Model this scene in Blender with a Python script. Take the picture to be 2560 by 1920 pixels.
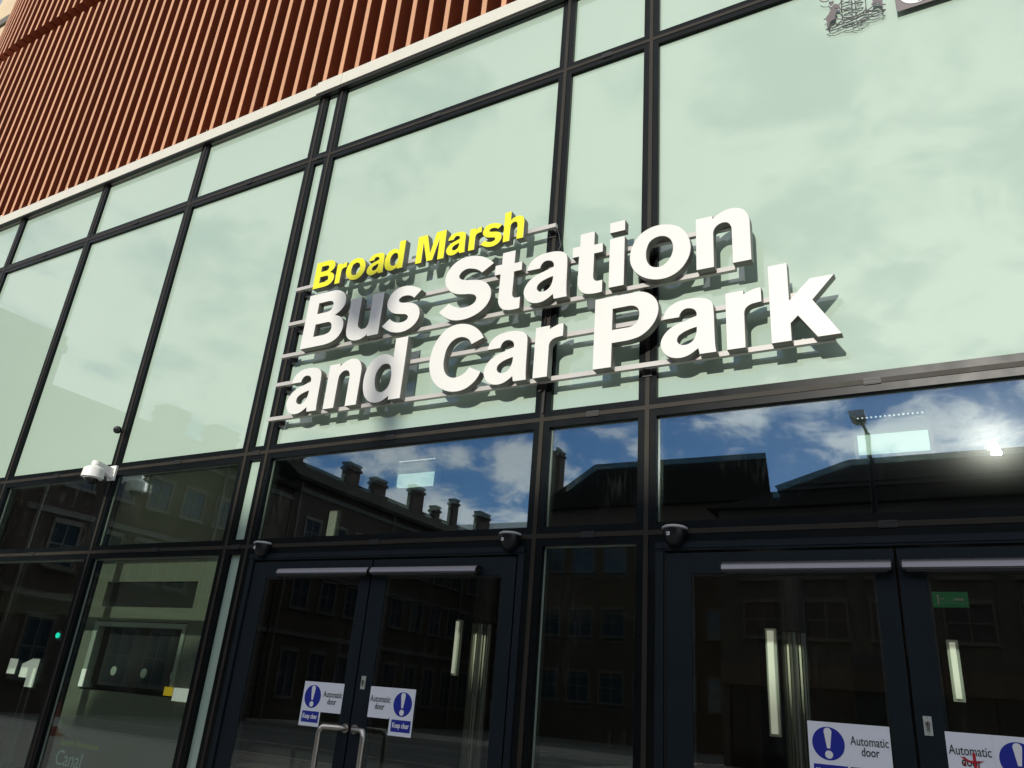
import bpy, bmesh, math, random
from mathutils import Vector, Matrix
random.seed(7)
C = bpy.context.scene
COL = C.collection
for o in list(bpy.data.objects): bpy.data.objects.remove(o)

# ---------------------------------------------------------------- camera
cd = bpy.data.cameras.new("camera"); cam = bpy.data.objects.new("camera", cd); COL.objects.link(cam)
R0 = Vector((0.86881615, 0.48899158, 0.07775429)); R1 = Vector((-0.12590085, 0.37005309, -0.92043994)); R2 = Vector((-0.4788606, 0.78990376, 0.38307255))
cam.matrix_world = Matrix(((R0.x, -R1.x, -R2.x, 0), (R0.y, -R1.y, -R2.y, -4.0), (R0.z, -R1.z, -R2.z, 1.6), (0, 0, 0, 1)))
cd.sensor_width = 36; cd.sensor_fit = 'HORIZONTAL'; cd.lens = 1928.28 / 2560 * 36; cd.clip_start = 0.05; cd.clip_end = 6000
C.camera = cam

# ---------------------------------------------------------------- sun, sky, exposure
SUN = Vector((0.04442, -0.95230, 0.30190)).normalized()
EL = math.asin(SUN.z)
sl = bpy.data.lights.new("sun", 'SUN'); sl.energy = 3.5; sl.angle = math.radians(0.55); sl.color = (1.0, 0.95, 0.86)
so = bpy.data.objects.new("sun", sl); COL.objects.link(so)
so.rotation_euler = SUN.to_track_quat('Z', 'Y').to_euler(); so.location = (0, -20, 30)
W = bpy.data.worlds.new("World"); C.world = W; W.use_nodes = True
nt = W.node_tree; N = nt.nodes; L = nt.links; N.clear()
out = N.new('ShaderNodeOutputWorld'); bg = N.new('ShaderNodeBackground'); bg.inputs['Strength'].default_value = 0.108
sky = N.new('ShaderNodeTexSky'); sky.sky_type = 'NISHITA'; sky.sun_disc = False
sky.sun_elevation = EL; sky.sun_rotation = math.pi - math.atan2(SUN.x, -SUN.y); sky.dust_density = 0.1; sky.air_density = 1.0; sky.ozone_density = 3.5
tc = N.new('ShaderNodeTexCoord'); sep = N.new('ShaderNodeSeparateXYZ'); L.new(tc.outputs['Generated'], sep.inputs[0])
def M(op, a, b=None, c=None):
    n = N.new('ShaderNodeMath'); n.operation = op
    for i, v in enumerate((a, b, c)):
        if v is None: continue
        if isinstance(v, (int, float)): n.inputs[i].default_value = v
        else: L.new(v, n.inputs[i])
    return n.outputs[0]
# project the view direction on a cloud sheet so that clouds flatten and shrink towards the horizon
zc = M('ADD', M('MAXIMUM', sep.outputs[2], 0.0), 0.28)
cx = M('DIVIDE', sep.outputs[0], zc); cy = M('DIVIDE', sep.outputs[1], zc)
cmb = N.new('ShaderNodeCombineXYZ'); L.new(cx, cmb.inputs[0]); L.new(cy, cmb.inputs[1]); cmb.inputs[2].default_value = CLOUD_SEED if 'CLOUD_SEED' in globals() else 3.3
n1 = N.new('ShaderNodeTexNoise'); n1.inputs['Scale'].default_value = 6.0; n1.inputs['Detail'].default_value = 9; n1.inputs['Roughness'].default_value = 0.58; n1.inputs['Distortion'].default_value = 0.3
L.new(cmb.outputs[0], n1.inputs['Vector'])
n2 = N.new('ShaderNodeTexNoise'); n2.inputs['Scale'].default_value = 1.1; n2.inputs['Detail'].default_value = 3
L.new(cmb.outputs[0], n2.inputs['Vector'])
dens = M('ADD', M('ADD', M('MULTIPLY', n1.outputs[0], 0.80), M('MULTIPLY', n2.outputs[0], 0.30)), M('MULTIPLY', sep.outputs[2], 0.085))
mr = N.new('ShaderNodeMapRange'); mr.interpolation_type = 'SMOOTHSTEP'; mr.inputs[1].default_value = 0.505; mr.inputs[2].default_value = 0.65
L.new(dens, mr.inputs[0])
mix = N.new('ShaderNodeMix'); mix.data_type = 'RGBA'
L.new(M('MULTIPLY', mr.outputs[0], 0.9), mix.inputs[0]); tint = N.new('ShaderNodeMix'); tint.data_type = 'RGBA'; tint.blend_type = 'MULTIPLY'; tint.inputs[0].default_value = 1; L.new(sky.outputs[0], tint.inputs[6]); tint.inputs[7].default_value = (.74, .86, 1.02, 1)
L.new(tint.outputs[2], mix.inputs[6]); dp = N.new('ShaderNodeVectorMath'); dp.operation = 'DOT_PRODUCT'; L.new(tc.outputs['Generated'], dp.inputs[0]); dp.inputs[1].default_value = SUN
glow = M('ADD', M('MULTIPLY', M('POWER', M('MAXIMUM', dp.outputs['Value'], 0.0), 5.0), 8.0), 7.2)   # clouds are brighter round the sun
shade = M('MULTIPLY', glow, M('ADD', M('MULTIPLY', n2.outputs[0], 0.9), 0.55))
cc = N.new('ShaderNodeVectorMath'); cc.operation = 'SCALE'; cc.inputs[0].default_value = (1.0, 1.01, 1.04); L.new(shade, cc.inputs['Scale']); L.new(cc.outputs[0], mix.inputs[7])
L.new(mix.outputs[2], bg.inputs[0]); L.new(bg.outputs[0], out.inputs[0])
C.view_settings.view_transform = 'Standard'; C.view_settings.look = 'None'; C.view_settings.exposure = 0.0; C.view_settings.gamma = 1.0
C.cycles.max_bounces = 10; C.cycles.transparent_max_bounces = 14; C.cycles.glossy_bounces = 6; C.cycles.sample_clamp_indirect = 6
try: C.cycles.use_denoising = True
except Exception: pass

# ---------------------------------------------------------------- materials
def mat(name, col, rough=0.5, metal=0.0, spec=0.5, coat=0.0, coat_rough=0.02, noise=None, bump=0.0, bscale=40, emit=None, es=1.0):
    m = bpy.data.materials.new(name); m.use_nodes = True; t = m.node_tree; b = t.nodes['Principled BSDF']
    b.inputs['Base Color'].default_value = (*col, 1); b.inputs['Roughness'].default_value = rough; b.inputs['Metallic'].default_value = metal
    b.inputs['Specular IOR Level'].default_value = spec; b.inputs['Coat Weight'].default_value = coat; b.inputs['Coat Roughness'].default_value = coat_rough
    if noise:   # (scale, amount): patchy wear of the base colour
        g = t.nodes.new('ShaderNodeNewGeometry'); n = t.nodes.new('ShaderNodeTexNoise'); n.inputs['Scale'].default_value = noise[0]; n.inputs['Detail'].default_value = 6
        t.links.new(g.outputs['Position'], n.inputs['Vector'])
        r = t.nodes.new('ShaderNodeMapRange'); r.inputs[3].default_value = 1 - noise[1]; r.inputs[4].default_value = 1 + noise[1]; r.inputs[1].default_value = .25; r.inputs[2].default_value = .75
        t.links.new(n.outputs[0], r.inputs[0])
        v = t.nodes.new('ShaderNodeVectorMath'); v.operation = 'SCALE'; v.inputs[0].default_value = col; t.links.new(r.outputs[0], v.inputs['Scale'])
        t.links.new(v.outputs[0], b.inputs['Base Color'])
        q = t.nodes.new('ShaderNodeMapRange'); q.inputs[3].default_value = max(rough - .1, 0.02); q.inputs[4].default_value = min(rough + .12, 1); t.links.new(n.outputs[0], q.inputs[0]); t.links.new(q.outputs[0], b.inputs['Roughness'])
    if bump:
        g = t.nodes.new('ShaderNodeNewGeometry'); n = t.nodes.new('ShaderNodeTexNoise'); n.inputs['Scale'].default_value = bscale; n.inputs['Detail'].default_value = 4
        t.links.new(g.outputs['Position'], n.inputs['Vector']); bp = t.nodes.new('ShaderNodeBump'); bp.inputs['Strength'].default_value = bump; bp.inputs['Distance'].default_value = .01
        t.links.new(n.outputs[0], bp.inputs['Height']); t.links.new(bp.outputs[0], b.inputs['Normal'])
    if emit: b.inputs['Emission Color'].default_value = (*emit, 1); b.inputs['Emission Strength'].default_value = es
    return m
def glassmat(name, fac, tint, gl=(0.9, 0.95, 1.0), dirt=False):
    m = bpy.data.materials.new(name); m.use_nodes = True; t = m.node_tree; t.nodes.clear(); n = t.nodes.new; l = t.links.new
    o = n('ShaderNodeOutputMaterial'); tr = n('ShaderNodeBsdfTransparent'); tr.inputs[0].default_value = (*tint, 1)
    g = n('ShaderNodeBsdfGlossy'); g.inputs['Roughness'].default_value = 0.0; g.inputs['Color'].default_value = (*gl, 1)
    # Schlick reflectance, the same from either side of the sheet
    g0 = n('ShaderNodeNewGeometry'); dt = n('ShaderNodeVectorMath'); dt.operation = 'DOT_PRODUCT'; l(g0.outputs['Incoming'], dt.inputs[0]); l(g0.outputs['Normal'], dt.inputs[1])
    ab = n('ShaderNodeMath'); ab.operation = 'ABSOLUTE'; l(dt.outputs['Value'], ab.inputs[0])
    om = n('ShaderNodeMath'); om.operation = 'SUBTRACT'; om.inputs[0].default_value = 1; l(ab.outputs[0], om.inputs[1])
    pw = n('ShaderNodeMath'); pw.operation = 'POWER'; l(om.outputs[0], pw.inputs[0]); pw.inputs[1].default_value = 5
    mp = n('ShaderNodeMath'); mp.operation = 'MULTIPLY_ADD'; l(pw.outputs[0], mp.inputs[0]); mp.inputs[1].default_value = 1 - fac; mp.inputs[2].default_value = fac
    # slow waviness of rolled glass
    ge = n('ShaderNodeNewGeometry'); no = n('ShaderNodeTexNoise'); no.inputs['Scale'].default_value = .9; no.inputs['Detail'].default_value = 1; l(ge.outputs['Position'], no.inputs['Vector'])
    bp = n('ShaderNodeBump'); bp.inputs['Strength'].default_value = .06; bp.inputs['Distance'].default_value = .02; l(no.outputs[0], bp.inputs['Height']); l(bp.outputs[0], g.inputs['Normal'])
    mx = n('ShaderNodeMixShader'); l(mp.outputs[0], mx.inputs[0]); l(tr.outputs[0], mx.inputs[1]); l(g.outputs[0], mx.inputs[2])
    g2 = n('ShaderNodeBsdfGlossy'); g2.inputs['Roughness'].default_value = .13; gm = n('ShaderNodeMixShader'); gm.inputs[0].default_value = .0006; l(mx.outputs[0], gm.inputs[1]); l(g2.outputs[0], gm.inputs[2]); mx = gm
    last = mx
    if dirt:    # rain streaks and specks of dust standing on the outer face
        ma = n('ShaderNodeMapping'); ma.inputs['Scale'].default_value = (1, 1, .14); l(ge.outputs['Position'], ma.inputs[0])
        d1 = n('ShaderNodeTexNoise'); d1.inputs['Scale'].default_value = 55; d1.inputs['Detail'].default_value = 3; l(ma.outputs[0], d1.inputs['Vector'])
        d2 = n('ShaderNodeTexNoise'); d2.inputs['Scale'].default_value = 2.2; d2.inputs['Detail'].default_value = 3; l(ge.outputs['Position'], d2.inputs['Vector'])
        mm = n('ShaderNodeMath'); mm.operation = 'MULTIPLY'; l(d1.outputs[0], mm.inputs[0]); l(d2.outputs[0], mm.inputs[1])
        r = n('ShaderNodeMapRange'); r.inputs[1].default_value = .3; r.inputs[2].default_value = .52; r.inputs[4].default_value = .022; l(mm.outputs[0], r.inputs[0])
        df = n('ShaderNodeBsdfDiffuse'); df.inputs[0].default_value = (.5, .5, .48, 1)
        m2 = n('ShaderNodeMixShader'); l(r.outputs[0], m2.inputs[0]); l(mx.outputs[0], m2.inputs[1]); l(df.outputs[0], m2.inputs[2]); last = m2
    l(last.outputs[0], o.inputs[0]); return m
MA = {}
MA['frame'] = mat('dark powder coat', (.0035, .005, .005), .30, spec=.15, noise=(6, .12))
MA['joint'] = mat('brown pressure plate', (.027, .023, .017), .5, spec=.2, noise=(9, .2))
MA['rail_dark'] = mat('grey drain cover', (.018, .017, .015), .5)
MA['col_steel'] = mat('dull fluted steel', (.26, .25, .21), .38, 1.0)
MA['crest'] = mat('dark crest metal', (.055, .05, .05), .5)
MA['crest_body'] = mat('taupe crest metal', (.12, .10, .10), .5)
MA['drain'] = mat('black plastic', (.008, .008, .008), .5)
MA['spandrel'] = mat('back painted mint glass', (.385, .50, .405), .55, coat=1.0, coat_rough=.0, spec=.2, noise=(.8, .025))
MA['spandrel'].node_tree.nodes['Principled BSDF'].inputs['Coat IOR'].default_value = 1.8
MA['glass'] = glassmat('solar glass outer', .20, (.90, .94, .90), (.84, .93, 1.0), True)
MA['glass_in'] = glassmat('solar glass inner', .07, (.90, .94, .91), (.85, .95, .95))
MA['glass_low'] = glassmat('door glass', .075, (.92, .95, .93), (.9, .96, .95), True)
MA['coping'] = mat('cream coping', (.61, .595, .51), .5, noise=(3, .04))
MA['fin_side_shade'] = mat('fin side with painted shade', (.27, .045, .007), .6, noise=(14, .08))  # shade between the fins is painted in: sides far darker than the fronts
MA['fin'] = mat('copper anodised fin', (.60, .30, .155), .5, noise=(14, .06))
for k_ in ('fin', 'fin_side_shade'):      # each fin a touch lighter or darker than its neighbours
    t_ = MA[k_].node_tree; b_ = t_.nodes['Principled BSDF']; oi = t_.nodes.new('ShaderNodeObjectInfo'); rr_ = t_.nodes.new('ShaderNodeMapRange'); rr_.inputs[3].default_value = .88; rr_.inputs[4].default_value = 1.08; t_.links.new(oi.outputs['Random'], rr_.inputs[0])
    src = b_.inputs['Base Color'].links[0].from_socket; sc_ = t_.nodes.new('ShaderNodeVectorMath'); sc_.operation = 'SCALE'; t_.links.new(src, sc_.inputs[0]); t_.links.new(rr_.outputs[0], sc_.inputs['Scale']); t_.links.new(sc_.outputs[0], b_.inputs['Base Color'])
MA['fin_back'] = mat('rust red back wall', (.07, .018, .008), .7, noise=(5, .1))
MA['door'] = mat('blue black door paint', (.0065, .0125, .017), .45, spec=.22, noise=(8, .1))
MA['operator'] = mat('brushed grey metal', (.22, .215, .23), .3, .75)
MA['steel'] = mat('satin stainless steel', (.55, .51, .45), .28, 1.0)
MA['letter_white'] = mat('opal white acrylic', (.70, .695, .655), .42, noise=(5, .02))
MA['letter_yellow'] = mat('yellow acrylic', (.80, .76, .012), .4)
MA['letter_side'] = mat('grey letter return', (.21, .205, .18), .45, noise=(14, .12))
MA['rail'] = mat('aluminium rail', (.48, .46, .435), .42, .1, noise=(5, .06))
MA['bracket'] = mat('dark bracket', (.03, .03, .03), .5)
MA['plate'] = mat('taupe sign plate', (.17, .145, .145), .5)
MA['white'] = mat('white print', (.82, .82, .80), .5)
MA['notice'] = mat('white notice vinyl', (.80, .82, .86), .45)
MA['blue'] = mat('mandatory blue', (.008, .02, .30), .45)
MA['black'] = mat('black print', (.01, .01, .012), .5)
MA['red'] = mat('red marker', (.45, .01, .02), .5)
MA['cam_white'] = mat('white camera housing', (.80, .79, .75), .35)
MA['dome'] = mat('smoked dome', (.01, .01, .01), .06, spec=.8)
MA['sensor'] = mat('black sensor housing', (.006, .007, .009), .3)
MA['sensor_top'] = mat('grey sensor hood', (.42, .42, .42), .5)
MA['brick'] = None
MA['slate'] = mat('slate roof', (.010, .009, .008), .9, spec=.05, noise=(1.5, .25))
MA['stone'] = mat('stone trim', (.13, .125, .105), .8, noise=(2, .15))
MA['win'] = mat('dark window pane', (.03, .045, .06), .06, spec=.6)
MA['render'] = mat('pale render', (.07, .065, .055), .8, noise=(.7, .12))
MA['asphalt'] = mat('asphalt', (.15, .155, .145), .85, noise=(.8, .2), bump=.3)
MA['paving'] = mat('pale paving', (.40, .37, .33), .8, noise=(1.1, .15))
MA['kerb'] = mat('granite kerb', (.45, .43, .38), .8, noise=(2, .15))
MA['inwall'] = mat('olive grey lobby wall', (.20, .20, .16), .8, noise=(1.2, .06))
MA['inwood'] = mat('brown lobby panel', (.10, .065, .04), .6, noise=(3, .2))
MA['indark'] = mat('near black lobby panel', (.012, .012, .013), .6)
MA['infloor'] = mat('lobby floor', (.22, .23, .20), .3)
MA['pale'] = mat('pale metal trim', (.42, .45, .40), .5)
MA['lit_panel'] = mat('lit panel', (.8, .9, .85), .5, emit=(.78, .95, .88), es=.95)
MA['lit_led'] = mat('led dots', (1, 1, 1), .5, emit=(1, 1, 1), es=1.3)
MA['lit_tube'] = mat('lit tube', (1, 1, .9), .5, emit=(1.0, .97, .78), es=.27)
MA['lit_green'] = mat('green indicator', (0, .5, .4), .5, emit=(.02, .9, .65), es=1.2)
MA['lit_exit'] = mat('exit sign green', (.02, .2, .08), .5, emit=(.04, .25, .10), es=.06)
MA['lit_white'] = mat('lit white board', (.9, .9, .85), .5, emit=(.9, .9, .8), es=.5)
MA['amber'] = mat('amber notice', (.8, .5, .02), .5, emit=(.8, .5, .02), es=.5)
MA['beige'] = mat('beige stone cladding', (.62, .48, .30), .7, noise=(1.5, .06))
MA['cone'] = mat('orange cone', (.35, .08, .03), .5)
def brickmat():
    m = bpy.data.materials.new('brown brick'); m.use_nodes = True; t = m.node_tree; b = t.nodes['Principled BSDF']
    g = t.nodes.new('ShaderNodeNewGeometry'); s = t.nodes.new('ShaderNodeSeparateXYZ'); c = t.nodes.new('ShaderNodeCombineXYZ'); a = t.nodes.new('ShaderNodeMath'); a.operation = 'ADD'
    t.links.new(g.outputs['Position'], s.inputs[0]); t.links.new(s.outputs[0], a.inputs[0]); t.links.new(s.outputs[1], a.inputs[1]); t.links.new(a.outputs[0], c.inputs[0]); t.links.new(s.outputs[2], c.inputs[1])
    k = t.nodes.new('ShaderNodeTexBrick'); k.inputs['Scale'].default_value = 4.2; k.inputs['Color1'].default_value = (.055, .036, .025, 1); k.inputs['Color2'].default_value = (.075, .05, .034, 1); k.inputs['Mortar'].default_value = (.12, .11, .095, 1)
    k.inputs['Mortar Size'].default_value = .012; t.links.new(c.outputs[0], k.inputs[0]); t.links.new(k.outputs[0], b.inputs[0]); b.inputs['Roughness'].default_value = .9; return m
MA['brick'] = brickmat()
textile = bpy.data.materials.new('faint film lettering'); textile.use_nodes = True
def film(name, col, a):
    m = bpy.data.materials.new(name); m.use_nodes = True; b = m.node_tree.nodes['Principled BSDF']; b.inputs['Base Color'].default_value = (*col, 1); b.inputs['Alpha'].default_value = a; b.inputs['Roughness'].default_value = .7; return m
MA['film_white'] = film('pale film lettering', (.62, .75, .72), .85); MA['film_green'] = film('lime film lettering', (.40, .55, .02), .9)
bpy.data.materials.remove(textile)

# ---------------------------------------------------------------- helpers
def root_loc(p):
    while p is not None and p.parent is not None: p = p.parent
    return p.location.copy() if p is not None else Vector((0, 0, 0))
def tag(o, label=None, cat=None, group=None, kind=None):
    if label: o['label'] = label
    if cat: o['category'] = cat
    if group: o['group'] = group
    if kind: o['kind'] = kind
    return o
def thing(name, loc, label, cat, group=None):
    o = bpy.data.objects.new(name, None); COL.objects.link(o); o.location = loc; o.empty_display_size = .1
    return tag(o, label, cat, group)
def finish(name, me, mats, parent=None, origin=None, smooth=None):
    if parent is not None: off = root_loc(parent)
    elif origin is not None: off = Vector(origin)
    else:
        vs = [v.co for v in me.vertices]
        off = Vector(((min(v.x for v in vs) + max(v.x for v in vs)) / 2, (min(v.y for v in vs) + max(v.y for v in vs)) / 2, min(v.z for v in vs)))
    me.transform(Matrix.Translation(-off))
    for m in (mats if isinstance(mats, (list, tuple)) else [mats]): me.materials.append(MA[m] if isinstance(m, str) else m)
    if smooth is not None:
        for p in me.polygons: p.use_smooth = True
        me.set_sharp_from_angle(angle=math.radians(smooth))
    o = bpy.data.objects.new(name, me); COL.objects.link(o)
    if parent is not None: o.parent = parent
    else: o.location = off
    return o
def obj(name, bm, mats, parent=None, origin=None, smooth=None, bevel=0):
    if bevel:
        es = [e for e in bm.edges if len(e.link_faces) == 2 and e.calc_face_angle(0) > .5]
        bmesh.ops.bevel(bm, geom=es, offset=bevel, segments=2, affect='EDGES', profile=.6)
    bmesh.ops.recalc_face_normals(bm, faces=bm.faces)
    me = bpy.data.meshes.new(name); bm.to_mesh(me); bm.free()
    return finish(name, me, mats, parent, origin, smooth)
def box(bm, x0, x1, y0, y1, z0, z1, mi=0, rot=None):
    vs = [bm.verts.new((x, y, z)) for x in (x0, x1) for y in (y0, y1) for z in (z0, z1)]
    for q in ((0, 1, 3, 2), (4, 6, 7, 5), (0, 4, 5, 1), (2, 3, 7, 6), (0, 2, 6, 4), (1, 5, 7, 3)):
        f = bm.faces.new([vs[i] for i in q]); f.material_index = mi
    if rot is not None:
        for v in vs: v.co = rot @ v.co
    return vs
def bx(*a, **k):
    bm = bmesh.new(); box(bm, *a, **k); return bm
def prism(bm, pts, a, b, axis='y', mi=0):
    """extrude polygon; axis y: pts are (x,z); axis x: pts are (y,z); axis z: pts are (x,y)"""
    def P(p, t): return (p[0], t, p[1]) if axis == 'y' else ((t, p[0], p[1]) if axis == 'x' else (p[0], p[1], t))
    A = [bm.verts.new(P(p, a)) for p in pts]; B = [bm.verts.new(P(p, b)) for p in pts]; n = len(pts)
    fs = [bm.faces.new(A), bm.faces.new(B[::-1])] + [bm.faces.new((A[i], B[i], B[(i + 1) % n], A[(i + 1) % n])) for i in range(n)]
    for f in fs: f.material_index = mi
def tube(bm, pts, r, n=12, mi=0, cap=True):
    pts = [Vector(p) for p in pts]; rings = []; up = Vector((0.13, 0.29, .95))
    for i, p in enumerate(pts):
        t = ((pts[i + 1] if i + 1 < len(pts) else p) - (pts[i - 1] if i else p)).normalized()
        u = t.cross(up).normalized(); w = t.cross(u).normalized(); rr = r[i] if isinstance(r, (list, tuple)) else r
        rings.append([bm.verts.new(p + (u * math.cos(2 * math.pi * k / n) + w * math.sin(2 * math.pi * k / n)) * rr) for k in range(n)])
    for a, b in zip(rings, rings[1:]):
        for k in range(n): bm.faces.new((a[k], a[(k + 1) % n], b[(k + 1) % n], b[k])).material_index = mi
    if cap: bm.faces.new(rings[0]).material_index = mi; bm.faces.new(rings[-1][::-1]).material_index = mi
def lathe(bm, prof, c, n=28, mi=0, sx=1, sy=1, y_max=None):
    """prof: (radius, z) list turned about the vertical through c"""
    rings = []
    for r, z in prof:
        rings.append([bm.verts.new((c[0] + sx * r * math.cos(2 * math.pi * k / n), c[1] + sy * r * math.sin(2 * math.pi * k / n) if y_max is None else min(y_max, c[1] + sy * r * math.sin(2 * math.pi * k / n)), c[2] + z)) for k in range(n)])
    for a, b in zip(rings, rings[1:]):
        for k in range(n): bm.faces.new((a[k], a[(k + 1) % n], b[(k + 1) % n], b[k])).material_index = mi
    bm.faces.new(rings[0]).material_index = mi; bm.faces.new(rings[-1][::-1]).material_index = mi
def text_mesh(s, size, align='LEFT', ext=.0006, bold=0.0, sx=1.0):
    cu = bpy.data.curves.new('t', 'FONT'); cu.body = s; cu.size = size; cu.align_x = align; cu.extrude = ext; cu.offset = bold; cu.resolution_u = 3
    t = bpy.data.objects.new('t', cu); COL.objects.link(t); bpy.context.view_layer.update()
    me = bpy.data.meshes.new_from_object(t.evaluated_get(bpy.context.evaluated_depsgraph_get()))
    bpy.data.objects.remove(t); me.materials.clear()
    me.transform(Matrix.Diagonal((sx, 1, 1, 1))); me.transform(Matrix.Rotation(math.pi / 2, 4, 'X')); return me
def put_text(name, s, size, x, y, z, m, parent, align='LEFT', bold=0.0, sx=1.0, width=None):
    me = text_mesh(s, size, align, bold=bold, sx=sx)
    if width:
        w = max(v.co.x for v in me.vertices) - min(v.co.x for v in me.vertices); me.transform(Matrix.Diagonal((width / w, 1, 1, 1)))
    me.transform(Matrix.Translation((x, y, z))); return finish(name, me, m, parent)

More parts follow.
